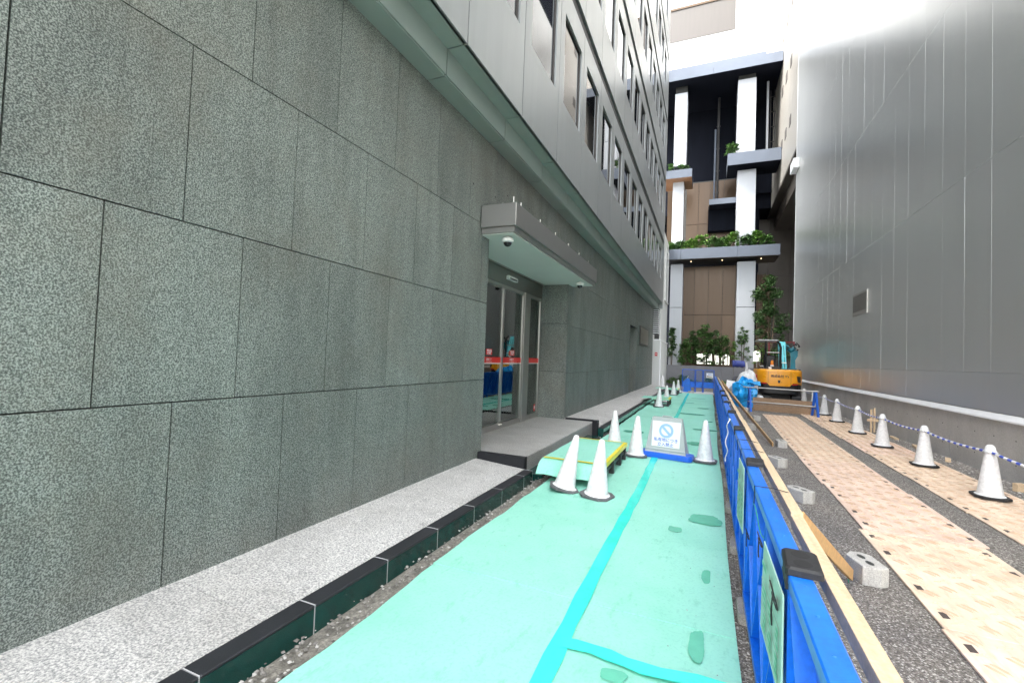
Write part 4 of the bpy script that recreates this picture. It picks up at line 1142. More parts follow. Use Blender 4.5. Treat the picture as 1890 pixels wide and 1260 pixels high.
for k, y in enumerate([4.3, 6.3, 8.3, 10.3, 12.3, 14.3, 16.3, 18.0]):
    o = copy_tree(rbA); o.location = (3.42 + .012 * (y - 6), y, .001); o.rotation_euler = (0, 0, -.02 + R(random.uniform(-.6, .6))); o['label'] = lab2[k]

# ---- pipe barrier with blue A stands and timber upstand
def a_stand(x, y, label, rz):
    t = thing('barrier_stand', label, 'barrier stand', (x, y, 0), 'blue stands of the pipe barrier', local=True, rotz=rz)
    for s in (-1, 1):
        b_ = MB(); b_.add([(-.03, s * .24 - .035, 0), (.03, s * .24 - .035, 0), (.03, s * .24 + .035, 0), (-.03, s * .24 + .035, 0), (-.03, s * .03 - .04, .84), (.03, s * .03 - .04, .84), (.03, s * .03 + .04, .84), (-.03, s * .03 + .04, .84)],
            [(3, 2, 1, 0), (4, 5, 6, 7), (0, 1, 5, 4), (1, 2, 6, 5), (2, 3, 7, 6), (3, 0, 4, 7)]); b_.build('leg', M['blue_paint'], t)
    b_ = MB(); b_.box(-.022, .022, -.17, .17, .27, .32); b_.box(-.035, .035, -.075, .075, .78, .845); b_.build('cross_plate', M['blue_paint'], t)
a_stand(1.46, 18.95, 'blue barrier stand beside the tarpaulin heap', R(8)); a_stand(3.42, 18.45, 'blue barrier stand beside the white cones', R(12))
for (za, zb, lab, x0) in ((.865, .865, 'upper grey pipe of the barrier in front of the excavator', 1.25), (.345, .345, 'lower grey pipe of the barrier in front of the excavator', 1.42)):
    b_ = MB(); b_.tube([(x0, 19.0, za), (3.52, 18.43, zb)], .0225, 10)
    tag(b_.build('barrier_pipe', M['galv'], None, True), lab, 'pipe', 'pipes of the barrier')
board('timber_upstand', (1.62, 19.35, .12), (3.5, 18.9, .12), .045, .23, M['timber_dk'], 'lower brown plank lying on edge behind the pipe barrier', 'timber', 'brown planks')
board('timber_upstand', (1.62, 19.5, .36), (3.5, 19.05, .36), .045, .24, M['timber_dk'], 'upper brown plank lying on edge behind the pipe barrier', 'timber', 'brown planks')
# batter-board stake by the wall
t = thing('survey_stake', 'small pale wooden cross stake by the concrete wall', 'stake', (4.12, 15.2, 0))
b_ = MB(); b_.box(4.08, 4.12, 15.18, 15.22, 0, .62); b_.box(4.15, 4.19, 15.18, 15.22, 0, .66); b_.build('upright', M['timber'], t)
b_ = MB(); b_.box(4.0, 4.42, 15.14, 15.179, .30, .36); b_.build('crosspiece', M['timber'], t)
for k, (x, y, l, rz, lab) in enumerate([(4.3, 12.9, .5, 80, 'pale wood offcut on gravel at the wall foot, near the second largest cone'), (4.28, 11.4, .35, 70, 'short wood offcut beside the longer one at the wall foot'), (4.22, 9.1, .12, 20, 'small beige block on gravel behind the largest cone'), (4.3, 14.2, .45, 86, 'thin wood offcut on the gravel near the cross stake')]):
    T = Matrix.Translation((x, y, 0)) @ Matrix.Rotation(R(rz), 4, 'Z'); b_ = MB(); b_.bbox(-l / 2, l / 2, -.04, .04, .004, .045 if k != 2 else .12, .004, 0, T); tag(b_.build('wood_offcut', M['timber'], None), lab, 'wood offcut', 'wood offcuts at the wall foot')

# ---- excavator, seen from behind
X_ = thing('excavator', 'small yellow excavator with teal arm and open canopy seen from behind', 'excavator', (3.0, 24.7, 0))
xc = 3.0
def lb(name, m, fn, parent=X_, smooth=False, bevel=0.0):
    mb = MB(); fn(mb); return mb.build(name, m, parent, smooth, bevel)
for sx in (-1, 1):
    cx = xc + sx * .60 + .1
    mb = MB(); pts = []
    for k in range(13): a = R(90 + 15 * k); pts.append((23.95 + .22 * math.cos(a), .24 + .22 * math.sin(a)))
    for k in range(13): a = R(-90 + 15 * k); pts.append((25.75 + .22 * math.cos(a), .24 + .22 * math.sin(a)))
    mb.prism(pts, cx - .17, cx + .17, 'x')
    for k in range(16):
        y = 23.95 + k * .12; mb.box(cx - .18, cx + .18, y, y + .05, .0, .03); mb.box(cx - .18, cx + .18, y, y + .05, .455, .48)
    for k in range(6):
        a = R(100 + k * 32); y, z = 23.95 + .235 * math.cos(a), .24 + .235 * math.sin(a); mb.box(cx - .18, cx + .18, y - .025, y + .025, z - .025, z + .025)
    tr_ = mb.build('crawler_track', M['black_paint'], X_)
    mb = MB()
    for y in (23.95, 25.75): mb.lathe([(.13, -.18), (.12, .18)], 16, 0, Matrix.Translation((cx, y, .24)) @ Matrix.Rotation(R(90), 4, 'Y'))
    mb.build('sprocket', M['dark_steel'], tr_)
lb('undercarriage', M['dark_steel'], lambda b: (b.box(xc - .35, xc + .5, 24.2, 25.5, .18, .42), b.lathe([(.4, .42), (.4, .52)], 24, 0, Matrix.Translation((xc + .05, 24.9, 0)))))
def plan_body(e=0.0, w0=2.09, w1=3.91, yb=23.5, yf=25.3):
    pts = []; r = .42; cw = (w0 + w1) / 2
    x0, x1 = w0 - e, w1 + e
    pts.append((x0, yf)); 
    n = 14
    for k in range(n + 1):
        t = k / n; x = x0 + (x1 - x0) * t; u = abs(2 * t - 1)
        y = yb - e + .10 * u ** 2 + .32 * max(0, (u - .62) / .38) ** 2.2
        pts.append((x, y))
    pts.append((x1, yf)); return pts
def counterweight(b):
    P_ = plan_body(); n = len(P_)
    def zlow(x):
        u = abs(x - xc) / .91
        return .79 if u < .52 else .93 - .10 * max(0, (u - .75) / .25)
    lv = []
    top = [(.0, 0), (.05, .018), (.085, .05)]
    rows_ = [[(x, y, zlow(x)) for x, y in P_]]
    rows_.append([(x, y, 1.42) for x, y in P_])
    for dz, e in ((.06, -.012), (.10, -.045), (.115, -.09)):
        Q = plan_body(e); rows_.append([(x, y, 1.42 + dz) for x, y in Q])
    vs = [p for r_ in rows_ for p in r_]; fs = []
    for i in range(len(rows_) - 1):
        for j in range(n): fs.append((i * n + j, i * n + (j + 1) % n, (i + 1) * n + (j + 1) % n, (i + 1) * n + j))
    fs.append(tuple((len(rows_) - 1) * n + j for j in range(n)))
    b.add(vs, fs)
cw = lb('counterweight', M['yellow'], counterweight, smooth=True)
def skirt(b):
    P_ = plan_body(-.03); Q = plan_body(-.10); n = len(P_)
    rows_ = [[(x, y, .40) for x, y in Q], [(x, y, .46) for x, y in P_], [(x, y, 1.0) for x, y in P_]]
    vs = [p for r_ in rows_ for p in r_]; fs = [(i * n + j, i * n + (j + 1) % n, (i + 1) * n + (j + 1) % n, (i + 1) * n + j) for i in range(2) for j in range(n)]
    b.add(vs, fs + [tuple(range(n - 1, -1, -1))])
lb('lower_skirt', M['black_paint'], skirt)
def yrear(x):
    u = abs(x - 3.0) / .91
    return 23.5 + .10 * u ** 2 + .32 * max(0, (u - .62) / .38) ** 2.2
def patch_on(b, pts, mi=0, off=.006):
    vs = [(x, yrear(x) - off, z) for x, z in pts] + [(x, yrear(x) + .01, z) for x, z in pts]; n = len(pts)
    b.add(vs, [tuple(range(n))] + [(i, i + n, (i + 1) % n + n, (i + 1) % n) for i in range(n)], mi)
lb('door_seam', M['black_paint'], lambda b: (patch_on(b, [(2.54, .80), (2.548, .80), (2.548, 1.43), (2.54, 1.43)]), patch_on(b, [(3.43, .80), (3.438, .80), (3.438, 1.43), (3.43, 1.43)])), cw)
lb('air_vent', M['dark_steel'], lambda b: patch_on(b, [(3.66, 1.26), (3.75, 1.25), (3.83, 1.24), (3.84, .97), (3.78, .98), (3.71, 1.0)], 0, .05), cw)
lb('tail_reflector', M['red'], lambda b: patch_on(b, [(2.28, .93), (2.50, .905), (2.50, .865), (2.30, .88)], 0, .02)); lb('tail_reflector', M['red'], lambda b: patch_on(b, [(3.48, .90), (3.74, .92), (3.72, .87), (3.48, .855)], 0, .02))
lb('door_latch', M['black_paint'], lambda b: (patch_on(b, [(2.93, .93), (3.02, .93), (3.02, 1.05), (2.93, 1.05)]), patch_on(b, [(3.06, .95), (3.085, .95), (3.085, .975), (3.06, .975)])), cw)
def lettering(b):
    T = frame((3.0, 23.487, 1.235), (1, 0, 0), (0, 0, 1)); text_mb(b, "株式会社 Y's", .70, 0, T, .02)
lb('lettering', M['black_paint'], lettering, cw)
lb('deck', M['dark_steel'], lambda b: (b.box(2.15, 3.85, 23.9, 25.6, 1.0, 1.56), b.bbox(2.5, 3.05, 24.0, 24.25, 1.561, 1.66, .02)))
lb('warning_label', M['white_paint'], lambda b: b.box(2.58, 2.70, 23.78, 23.80, 1.54, 1.63))
can = lb('canopy_frame', M['black_paint'], lambda b: (
    b.tube([(2.50, 24.2, 1.55), (2.50, 24.2, 2.80)], .045, 8), b.tube([(3.10, 24.2, 1.55), (3.10, 24.2, 2.55), (3.05, 24.2, 2.72), (2.95, 24.2, 2.82)], .05, 8),
    b.tube([(2.50, 24.22, 2.30), (3.10, 24.22, 2.30)], .025, 8, 1), b.tube([(2.28, 24.9, 2.62), (2.42, 24.9, 2.45)], .02, 6, 1)) and None, X_) if False else None
mb = MB()
mb.tube([(2.50, 24.2, 1.55), (2.50, 24.2, 2.80)], .045, 8); mb.tube([(3.10, 24.2, 1.55), (3.10, 24.2, 2.55), (3.05, 24.2, 2.72), (2.95, 24.2, 2.84)], .05, 8)
mb.tube([(2.50, 24.22, 2.30), (3.10, 24.22, 2.30)], .03, 8, 1); mb.tube([(2.2, 25.2, 2.70), (2.42, 25.2, 2.35), (2.45, 25.2, 1.6)], .022, 6)
mb.build('canopy_frame', [M['black_paint'], M['galv']], X_, True)
lb('canopy_roof', pbr('canopy roof grey', (.25, .26, .26), .35, .2, .05, 3), lambda b: b.bbox(2.13, 3.02, 24.1, 25.4, 2.84, 2.90, .03))
lb('seat', M['black_paint'], lambda b: (b.bbox(2.45, 2.95, 24.55, 24.7, 1.7, 2.2, .05), b.bbox(2.45, 2.95, 24.7, 25.1, 1.6, 1.72, .04)))
lb('armrest', M['galv'], lambda b: (b.tube([(2.27, 24.3, 1.84), (2.24, 24.3, 1.74), (2.28, 24.3, 1.66), (2.42, 24.3, 1.66), (2.44, 24.3, 1.58)], .02, 6)))
bc = lb('beacon', M['white_paint'], lambda b: b.lathe([(.075, 1.66), (.075, 1.73)], 16, 0, Matrix.Translation((2.74, 23.95, 0))))
lb('beacon_lens', M['orange_lens'], lambda b: b.lathe([(.066, 1.731), (.066, 1.86), (.05, 1.92), (.02, 1.935)], 16, 0, Matrix.Translation((2.74, 23.95, 0))), bc, True)
# boom rises ahead of the machine; stick folds to the right and hangs
mb = MB(); mb.box(3.20, 3.50, 25.2, 25.55, 1.2, 1.75); mb.prism([(25.1, 1.5), (25.5, 1.35), (26.1, 2.75), (25.9, 2.9), (25.7, 2.85)], 3.21, 3.49, 'x')
bm_ = mb.build('boom', M['cyan_paint'], X_, bevel=.01)
mb = MB(); mb.tube([(3.34, 25.15, 1.55), (3.34, 25.45, 2.1)], .05, 10, 0); mb.tube([(3.34, 25.45, 2.1), (3.34, 25.7, 2.6)], .03, 10, 1)
mb.tube([(3.29, 25.1, 1.6), (3.29, 25.4, 2.15), (3.27, 25.62, 2.7)], .012, 6, 2); mb.tube([(3.40, 25.1, 1.6), (3.41, 25.4, 2.15), (3.40, 25.62, 2.7)], .012, 6, 2); mb.box(3.22, 3.46, 25.05, 25.12, 1.82, 1.88, 1)
mb.build('boom_cylinder', [M['cyan_paint'], M['white_paint'], M['black_paint']], bm_, True)
mb = MB(); mb.tube([(3.42, 26.0, 2.70), (3.6, 26.1, 2.62), (3.78, 26.1, 2.45), (3.95, 26.1, 2.62)], [.10, .12, .13, .10], 10)
mb.prism([(3.74, 2.35), (4.08, 2.55), (4.06, 2.2), (3.96, 2.0), (3.98, 1.6), (3.76, 1.6), (3.78, 2.1)], 26.0, 26.2, 'y')
sk = mb.build('stick', M['teal_paint'], X_, True)
mb = MB()
for px, pz in ((3.50, 2.66), (3.62, 2.56), (3.86, 2.72), (3.98, 2.74), (4.10, 2.66), (3.92, 2.62), (4.04, 2.50)): mb.lathe([(.045, -.02), (.045, .03)], 10, 0, Matrix.Translation((px, 25.96, pz)) @ Matrix.Rotation(R(90), 4, 'X'))
mb.tube([(3.88, 25.98, 2.70), (4.0, 25.95, 2.84), (4.12, 25.98, 2.70)], .03, 8); mb.tube([(3.55, 25.98, 2.68), (3.7, 25.95, 2.60), (3.88, 25.98, 2.72)], .022, 8)
mb.build('pin_and_hose', M['black_paint'], sk)
mb = MB(); mb.prism([(3.70, 1.6), (4.02, 1.6), (4.06, 1.15), (3.9, .95), (3.66, 1.1)], 25.95, 26.4, 'y'); mb.build('bucket', M['teal_paint'], X_, bevel=.02)
t = thing('red_rail', 'dark red pipe rail standing behind the excavator arm', 'rail', (3.9, 28.5, 0))
mb = MB(); mb.box(3.66, 3.86, 28.4, 28.6, 0, 2.05); mb.build('post', M['maroon'], t); mb = MB(); mb.box(3.05, 4.3, 28.42, 28.5, 2.95, 3.03); mb.box(4.22, 4.3, 28.42, 28.5, 0, 2.949); mb.box(3.05, 3.13, 28.42, 28.5, 0, 2.949); mb.build('top_rail', M['maroon'], t)
tag(MB().bbox(1.95, 2.3, 22.2, 22.6, 0, .22, .05).bbox(2.05, 2.3, 21.7, 22.1, 0, .16, .05).build('debris_heap', M['concrete_block']), 'grey broken concrete pieces in front of the excavator tracks', 'rubble')

# ---- tarpaulin heap, sacks, rolled sheet
def lump(name, m, c, r, sd, label, cat, freq=4.0, amp=.12, flat=.0, n=40, sharp=False):
    rr = random.Random(sd); ph = [rr.uniform(0, 6) for _ in range(8)]
    vs = []; nu, nv = n, n // 2
    for j in range(nv + 1):
        th = math.pi * j / nv
        for i in range(nu):
            a = 2 * math.pi * i / nu
            d = Vector((math.sin(th) * math.cos(a), math.sin(th) * math.sin(a), math.cos(th)))
            k = 1 + amp * (math.sin(freq * a + ph[0] + 2 * th) * .5 + math.sin(freq * 1.7 * th + ph[1] + a) * .4 + abs(math.sin(freq * .9 * a - th * 3 + ph[2])) * .6 - .3 + .35 * math.sin(freq * 2.6 * a + 5 * th + ph[3]))
            p = Vector((d.x * r[0] * k, d.y * r[1] * k, d.z * r[2] * k))
            vs.append((c[0] + p.x, c[1] + p.y, max(.003, c[2] + p.z)))
    fs = [(j * nu + i, j * nu + (i + 1) % nu, (j + 1) * nu + (i + 1) % nu, (j + 1) * nu + i) for j in range(nv) for i in range(nu)]
    mb = MB(); mb.add(vs, fs); o = mb.build(name, m, None, True)
    return tag(o, label, cat)
lump('tarpaulin', M['tarp'], (1.42, 20.9, .42), (.44, .55, .66), 3, 'crumpled bright blue tarpaulin heap tied with cord behind the barrier stand', 'tarpaulin', 5, .2)
mb = MB(); vs = []
for i in range(9):
    for j in range(9):
        u, v = i / 8, j / 8; vs.append((1.35 + .62 * u, 20.5 + .9 * v, 1.07 - .25 * abs(v - .4) + .03 * math.sin(5 * u + 7 * v) - .05 * u))
mb.add(vs, [(i * 9 + j, i * 9 + j + 1, (i + 1) * 9 + j + 1, (i + 1) * 9 + j) for i in range(8) for j in range(8)]); mb.add([(x, y, z - .012) for x, y, z in vs], [(i * 9 + j, i * 9 + j + 1, (i + 1) * 9 + j + 1, (i + 1) * 9 + j) for i in range(8) for j in range(8)])
tag(mb.build('tarpaulin', M['tarp'], None, True), 'pale blue tarpaulin sheet spread flat over the top of the crumpled heap', 'tarpaulin')
lump('sack', M['sack'], (1.62, 22.3, .72), (.42, .5, .72), 8, 'large white sack bulging behind the blue tarpaulin', 'sack', 3, .1)
lump('sack', M['sack'], (1.95, 21.2, .2), (.25, .3, .26), 11, 'grey white bundle on the ground at the tail of the tarpaulin', 'sack', 4, .15)
for k in range(4):
    ph = k * .9; cord('tie_cord', [(1.42 + .47 * math.cos(a) * (1 - .1 * k), 20.9 - .57 * math.sin(a) * .9 - .03, .25 + .2 * k + .1 * math.sin(a * 2 + ph)) for a in [math.pi * i / 20 for i in range(21)]], .008, M['cord_black'], ['lowest', 'second', 'third', 'topmost'][k] + ' black cord wound across the blue tarpaulin')
tag(MB().add([(.72, 20.6, .55), (1.05, 21.9, .5), (1.15, 22.2, .95), (.80, 22.0, 1.0), (.72, 20.6, .53), (1.05, 21.9, .48), (1.15, 22.2, .93), (.80, 22.0, .98)], [(0, 1, 2, 3), (7, 6, 5, 4), (0, 4, 5, 1), (1, 5, 6, 2), (2, 6, 7, 3), (3, 7, 4, 0)]).box(.76, 1.02, 20.9, 21.8, 0, .47).build('white_sheet', M['sack']), 'white sheet material leaning between the fence and the tarpaulin', 'sheet')
t = thing('hand_truck_wheel', 'grey rubber wheel standing behind the white sack', 'wheel', (1.25, 23.5, .9))
mb = MB(); mb.lathe([(.10, -.05), (.19, -.045), (.205, 0), (.19, .045), (.10, .05)], 24, 0, Matrix.Translation((1.25, 23.5, .95)) @ Matrix.Rotation(R(90), 4, 'X') @ Matrix.Rotation(R(12), 4, 'Y')); mb.build('tyre', M['rubber_grey'], t, True)
mb = MB(); mb.lathe([(.099, -.03), (.099, .03)], 16, 0, Matrix.Translation((1.25, 23.5, .95)) @ Matrix.Rotation(R(90), 4, 'X') @ Matrix.Rotation(R(12), 4, 'Y')); mb.build('rim', M['galv'], t)
mb = MB(); mb.tube([(1.25, 23.52, .03), (1.25, 23.52, .75)], .03, 8); mb.box(1.1, 1.4, 23.4, 23.7, 0, .05); mb.build('support', M['dark_steel'], t)
tag(MB().bbox(1.88, 2.06, 23.0, 23.2, 0, 1.28, .03).build('red_can', M['red']), 'dark red can beside the white sack, left of the excavator', 'can')
tag(MB().bbox(1.52, 1.64, 23.2, 23.32, 0, 1.36, .02).build('pink_post', pbr('pink plastic', (.6, .25, .2), .5)), 'pinkish post end poking up behind the white sack', 'post')
t = thing('rolled_sheet', 'dark blue sheet rolled on a rack above the white sack', 'roll', (1.4, 24.0, 0))
mb = MB(); pts = [(1.10 + .065 * i, 24 + .01 * math.sin(i), 1.715 + .006 * math.sin(i * 1.7)) for i in range(9)]; mb.tube(pts, [.155 + .012 * math.sin(i * 2.3) for i in range(9)], 16); mb.build('roll', M['tarp_dk'], t, True)
mb = MB(); mb.tube([(1.70, 24.0, .0), (1.70, 24.0, 1.76)], .035, 8); mb.tube([(1.15, 24.2, 0), (1.15, 24.2, 1.58)], .02, 8); mb.build('rack_post', M['galv'], t, True)
mb = MB(); mb.tube([(1.69, 23.95, 1.80), (1.70, 23.95, 1.55), (1.68, 23.95, 1.30)], [.03, .05, .055], 8); mb.build('bottle', M['white_paint'], t, True)

# ---- wire mesh fence closing the walkway, with concrete pads
def mesh_panel(x0, x1, y, label):
    t = thing('mesh_fence', label, 'fence', ((x0 + x1) / 2, y, 0), 'blue wire mesh fence panels')
    mb = MB(); r = .02
    for x in (x0, x1): mb.tube([(x, y, .05), (x, y, 1.30)], r, 8)
    for z in (1.30, .62, .32): mb.tube([(x0, y, z), (x1, y, z)], r, 8)
    mb.build('fence_frame', M['blue_paint'], t)
    mb = MB(); n = int((x1 - x0) / .06)
    for k in range(1, n): mb.tube([(x0 + (x1 - x0) * k / n, y, .63), (x0 + (x1 - x0) * k / n, y, 1.29)], .0045, 4)
    for k in range(1, 10): mb.tube([(x0 + .02, y + .006, .63 + .066 * k), (x1 - .02, y + .006, .63 + .066 * k)], .0045, 4)
    mb.build('wire_mesh', M['wire_blue'], t)
    mb = MB(); mb.box(x0 + .021, x1 - .021, y - .006, y + .006, .335, .605); mb.build('lower_sheet', M['fence_blue'], t)
    return t
mesh_panel(-1.28, -.62, 27.62, 'left blue wire mesh fence panel closing the end of the mat')
mesh_panel(-.57, -.22, 27.62, 'narrow middle blue wire mesh panel at the end of the mat')
mesh_panel(-.17, .36, 27.62, 'right blue wire mesh panel with a white notice hung on it')
t = thing('notice_board', 'white notice with picture hung on the right wire mesh panel', 'sign', (.12, 27.58, .8))
mb = MB(); mb.box(-.03, .31, 27.575, 27.59, .88, 1.15); mb.build('notice_sheet', M['sign_white'], t)
mb = MB()
for a, b in ((.06, .09), (.11, .14), (.16, .19), (.235, .26)): mb.box(a, b, 27.571, 27.5745, 1.045, 1.095, 0)
mb.prism([(.0, .93), (.27, .93), (.24, .965), (.12, .97), (.05, .99), (.0, .99)], 27.571, 27.5745, 'y', 1); mb.build('notice_print', [M['text_blue'], M['timber_dk']], t)
t = thing('folding_stand', 'blue plastic stand with a pale clip in front of the left wire mesh panel', 'stand', (-.98, 27.3, 0))
mb = MB(); mb.prism([(-1.22, .05), (-.78, .05), (-.86, .72), (-.92, .82), (-1.0, .82), (-1.16, .68)], 27.26, 27.38, 'y'); mb.build('stand_body', M['fence_blue'], t, bevel=.02)
mb = MB(); mb.tube([(-1.0, 27.3, .82), (-.97, 27.3, .9), (-.93, 27.3, .93)], .02, 6); mb.build('clip', M['sack'], t)
cblock(-.78, 27.0, R(80), 'concrete block on the end of the mat before the wire mesh fence', .8)

# ---- vegetation
def plant(name, label, base, h, stems, spread, clumps, leaves, lsize, mleaf, sd, cat='shrub', group=None, low=.25, crown=None, stem_r=.02):
    rr = random.Random(sd); t = thing(name, label, cat, base, group)
    bx, by, bz = base
    mb = MB(); ends = []
    for s in range(stems):
        a = rr.uniform(0, 6.28); q = spread * rr.uniform(.1, .6)
        p0 = Vector((bx + .25 * q * math.cos(a), by + .2 * q * math.sin(a), bz))
        hh = h * rr.uniform(.72, .95)
        p3 = Vector((bx + q * math.cos(a), by + .6 * q * math.sin(a), bz + hh)); pts = []
        for i in range(6):
            u = i / 5; p = p0.lerp(p3, u); p.x += .06 * math.sin(3 * u + a) * spread; pts.append(p)
        mb.tube(pts, [stem_r * (1 - .75 * i / 5) for i in range(6)], 6)
        for i in range(3):
            u = rr.uniform(.35, .95); p = p0.lerp(p3, u); aa = rr.uniform(0, 6.28)
            e = p + Vector((math.cos(aa) * spread * .5, math.sin(aa) * spread * .35, rr.uniform(.05, .25) * h * .5)); mb.tube([p, p.lerp(e, .6) + Vector((0, 0, .03)), e], [stem_r * .5, stem_r * .3, stem_r * .15], 5); ends.append(e)
        ends.append(p3)
    mb.build('stem' if name != 'tree' else 'trunk', M['trunk'], t, True)
    mb = MB(); cs = []
    for k in range(clumps):
        if crown: cx, cz, rx = crown(rr)
        else:
            u = rr.random(); z = low + (1 - low) * u
            wd = spread * (1.05 - .75 * u ** 1.6)
            cx = rr.uniform(-1, 1) * wd; cz = z * h; rx = spread * rr.uniform(.16, .3)
        cy = rr.uniform(-.55, .55) * spread * .7
        cs.append((Vector((bx + cx, by + cy, bz + cz)), rx))
    for e in ends: cs.append((e, spread * .2))
    for k in range(leaves):
        c, rx = cs[rr.randrange(len(cs))]
        d = Vector((rr.gauss(0, 1), rr.gauss(0, 1), rr.gauss(0, .8))); d.normalize(); p = c + d * rx * rr.random() ** .4
        if p.z < bz + .03: p.z = bz + .03
        l = lsize * rr.uniform(.6, 1.25); yaw = rr.uniform(0, 6.28); droop = rr.uniform(-.9, .25)
        ax = Vector((math.cos(yaw) * math.cos(droop), math.sin(yaw) * math.cos(droop), math.sin(droop)))
        sd_ = ax.cross(Vector((rr.uniform(-.4, .4), rr.uniform(-.4, .4), 1))).normalized() * l * .26
        mid = p + ax * l * .5; nrm = sd_.cross(ax).normalized() * l * .06
        mb.add([tuple(p), tuple(mid + sd_ + nrm), tuple(p + ax * l), tuple(mid - sd_ + nrm)], [(0, 1, 2), (0, 2, 3)])
    mb.build('foliage' if name != 'tree' else 'crown', mleaf, t)
    return t
plant('shrub', 'slim dark shrub at the left end of the planter against the left white column', (-2.48, 36.1, 1.40), 2.9, 4, .34, 22, 1500, .17, M['leaf_dark'], 21, group='shrubs in the long grey planter')
for k, (x, h, s, n, lab) in enumerate([(-1.55, 2.1, .5, 1000, 'low bushy shrub leftmost below the bronze panels'), (-.95, 2.6, .55, 1300, 'bushy shrub second from left below the bronze panels'), (-.25, 3.1, .62, 1500, 'tallest bushy shrub in the middle below the bronze panels'), (.45, 2.7, .6, 1400, 'bushy shrub right of the tallest one below the bronze panels'), (1.1, 2.3, .5, 900, 'loose shrub left of the right white column')]):
    plant('shrub', lab, (x, 36.0 + .2 * (k % 2), 1.40), h, 5, s, 30, int(n * 1.5), .165, [M['leaf'], M['leaf_dark']][k % 2], 30 + k, group='shrubs in the long grey planter', low=.08)
plant('shrub', 'slender airy shrub standing in front of the right white column', (2.3, 36.1, 1.40), 3.0, 5, .45, 20, 1150, .15, M['leaf'], 41, group='shrubs in the long grey planter', low=.2)
plant('shrub', 'small bright leafed plant beside the dark blue roll', (1.7, 35.9, 1.40), 1.9, 4, .28, 8, 380, .16, M['leaf_bright'], 42, group='shrubs in the long grey planter', low=.15)
def crown(rr):
    u = rr.random(); z = 1.3 + 5.5 * u; w = .95 * math.sin(math.pi * (.25 + .62 * u)) + .08
    x = rr.uniform(-1, 1) * w + (-.25 if u > .55 else .12); return x, z - .3, rr.uniform(.22, .42)
plant('tree', 'tall leafy tree with thin pale trunks rising behind the excavator', (4.0, 36.2, 1.40), 6.0, 4, .75, 60, 8200, .17, M['leaf_dark'], 51, 'tree', crown=crown, stem_r=.06)
plant('shrub', 'fine leaved shrub at the foot of the tall tree behind the excavator', (3.5, 36.0, 1.40), 1.5, 4, .5, 10, 600, .17, M['leaf_bright'], 52, group='shrubs in the long grey planter')
plant('shrub', 'dark shrub right of the tall tree behind the excavator boom', (4.7, 36.1, 1.40), 2.6, 4, .6, 12, 1000, .17, M['leaf_dark'], 53, group='shrubs in the long grey planter')
for k, (x, h, s, ml, lab) in enumerate([(-2.75, .55, .32, 'leaf', 'leftmost low bush on the lowest blue grey ledge'), (-2.1, .6, .36, 'leaf_dark', 'dark sparse bush second from left on the lowest ledge'), (-1.4, .72, .42, 'leaf_bright', 'yellowish green bush third from left on the lowest ledge'), (-.6, .95, .5, 'leaf_bright', 'bright rounded bush just left of the middle of the lowest ledge'),
        (.15, .8, .5, 'leaf', 'mid green bush in the middle of the lowest ledge'), (.85, .7, .42, 'leaf', 'bush just left of the right column on the lowest ledge'), (1.55, .98, .45, 'leaf_bright', 'bright bush in front of the right column on the lowest ledge'), (2.4, .75, .4, 'leaf_dark', 'darker low bush right of the right column on the lowest ledge'), (3.05, 1.0, .42, 'leaf_bright', 'bright bush near the right end of the lowest ledge'), (3.75, .7, .36, 'leaf', 'rightmost bush on the lowest ledge')]):
    plant('bush', lab, (x, 36.42, 10.15), h * 1.15, 4, s * 1.25, 20, 1150, .16, M[ml], 60 + k, 'bush', 'bushes on the lowest ledge', low=.05, stem_r=.012)
plant('bush', 'small bush at the left end of the middle right ledge', (1.15, 36.4, 16.95), 1.0, 3, .38, 7, 320, .17, M['leaf'], 71, 'bush', low=.15, stem_r=.012)
plant('bush', 'leafy bush beside the right column on the middle right ledge', (1.6, 36.35, 16.95), .75, 3, .3, 6, 260, .16, M['leaf'], 72, 'bush', low=.1, stem_r=.012)
plant('bush', 'thin bush at the left of the small ledge with wooden underside', (-2.9, 36.4, 16.2), .8, 3, .28, 6, 220, .16, M['leaf'], 73, 'bush', low=.1, stem_r=.012)
plant('bush', 'low bush in front of the left column on the ledge with wooden underside', (-2.2, 36.3, 16.2), .55, 3, .3, 6, 220, .15, M['leaf'], 74, 'bush', low=.1, stem_r=.012)
plant('bush', 'low bush at the right tip of the ledge with wooden underside', (-1.7, 36.35, 16.2), .4, 3, .25, 5, 150, .15, M['leaf_dark'], 75, 'bush', low=.1, stem_r=.012)
for k, (x, y, h, lab) in enumerate([(-2.3, 34.8, .55, 'weeds at the planter foot beside the white wall'), (-1.55, 34.9, .9, 'taller weed at the planter foot left of the mesh fence'), (-.9, 34.9, .5, 'low weeds at the planter foot behind the left mesh panel'), (.1, 34.9, .7, 'weeds at the planter foot behind the white notice'), (.95, 34.8, .6, 'weeds at the planter foot left of the white sack')]):
    plant('weed', lab, (x, y, 0), h, 3, .4, 7, 320, .17, M['leaf'], 80 + k, 'weeds', 'weeds along the planter foot', low=.05, stem_r=.01)
t = thing('lit_sign', 'pale square sign on a post beside the tall tree', 'sign', (3.2, 36.6, 1.4))
mb = MB(); mb.box(3.0, 3.42, 36.3, 36.34, 1.95, 2.68); mb.build('sign_panel', M['pale_glow'], t); mb = MB(); mb.box(3.18, 3.24, 36.345, 36.39, 1.40, 2.4); mb.build('sign_post', M['galv'], t)

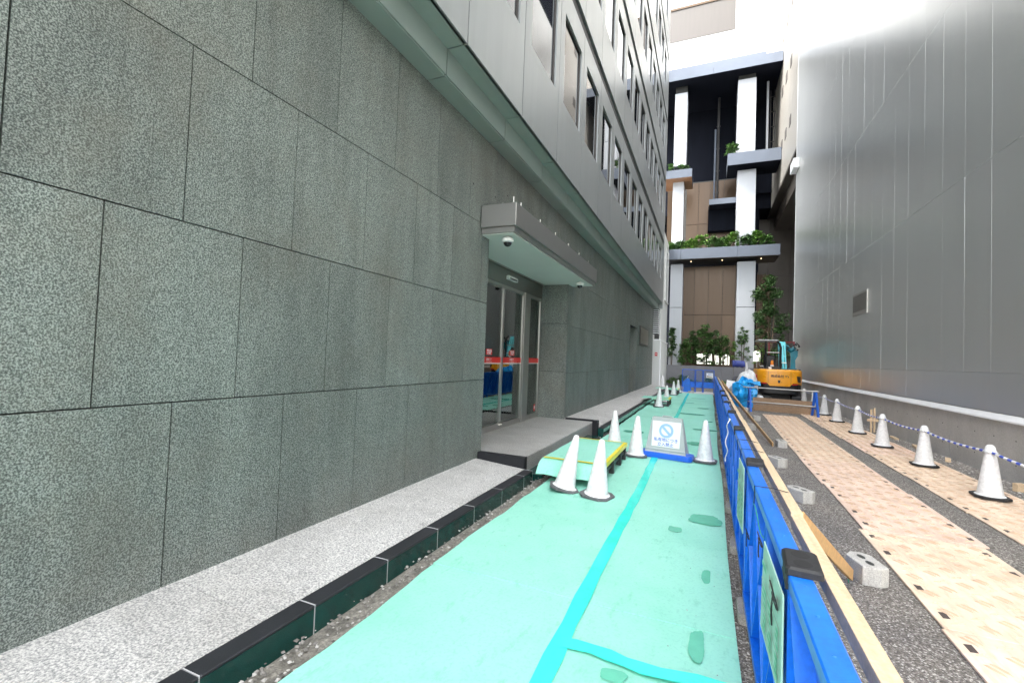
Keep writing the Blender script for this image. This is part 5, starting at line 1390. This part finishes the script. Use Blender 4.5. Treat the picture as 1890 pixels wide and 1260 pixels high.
# ================================================================== CAMERA, LIGHT, RENDER
def look():
    p, y, r = .0311, -.4063, .0378
    f = Vector((math.sin(y) * math.cos(p), math.cos(y) * math.cos(p), math.sin(p)))
    rt = Vector((math.cos(y), -math.sin(y), 0)); up = rt.cross(f)
    r2 = rt * math.cos(r) + up * math.sin(r); u2 = -rt * math.sin(r) + up * math.cos(r)
    return r2, u2, f
r2, u2, f = look()
cd = bpy.data.cameras.new('camera'); cam = bpy.data.objects.new('camera', cd); col.objects.link(cam)
cd.lens = 16.0; cd.sensor_width = 36; cd.clip_start = .05; cd.clip_end = 1000
cam.matrix_world = Matrix(((r2.x, u2.x, -f.x, 0), (r2.y, u2.y, -f.y, 0), (r2.z, u2.z, -f.z, 1.7), (0, 0, 0, 1)))
scene.camera = cam
SUN_EL, SUN_DIR = 52, Vector((-.62, -.42, 0)).normalized()
d = Vector((SUN_DIR.x * math.cos(R(SUN_EL)), SUN_DIR.y * math.cos(R(SUN_EL)), math.sin(R(SUN_EL))))
sd = bpy.data.lights.new('sun', 'SUN'); sd.energy = .7; sd.angle = R(14); sd.color = (1, .95, .88)
so = bpy.data.objects.new('sun', sd); col.objects.link(so); so.rotation_euler = d.to_track_quat('Z', 'Y').to_euler(); so.location = (0, 0, 50)
w = bpy.data.worlds.new('World'); scene.world = w; w.use_nodes = True; nt = w.node_tree
sky = nt.nodes.new('ShaderNodeTexSky'); sky.sky_type = 'NISHITA'; sky.sun_disc = False
sky.sun_elevation = R(SUN_EL); sky.sun_rotation = math.atan2(SUN_DIR.x, SUN_DIR.y); sky.dust_density = 4; sky.air_density = 1.2
hs = nt.nodes.new('ShaderNodeHueSaturation'); hs.inputs['Saturation'].default_value = .22   # high thin overcast
nt.links.new(sky.outputs[0], hs.inputs['Color'])
bg = nt.nodes['Background']; nt.links.new(hs.outputs[0], bg.inputs[0]); bg.inputs[1].default_value = .15
vs_ = scene.view_settings
vs_.view_transform = 'Standard'; vs_.look = 'None'; vs_.gamma = 1; vs_.exposure = 3.15
scene.cycles.use_denoising = True; scene.cycles.denoising_prefilter = 'NONE'
scene.cycles.max_bounces = 10; scene.cycles.diffuse_bounces = 6; scene.cycles.glossy_bounces = 6; scene.cycles.transmission_bounces = 8; scene.cycles.transparent_max_bounces = 16
scene.cycles.sample_clamp_indirect = 8
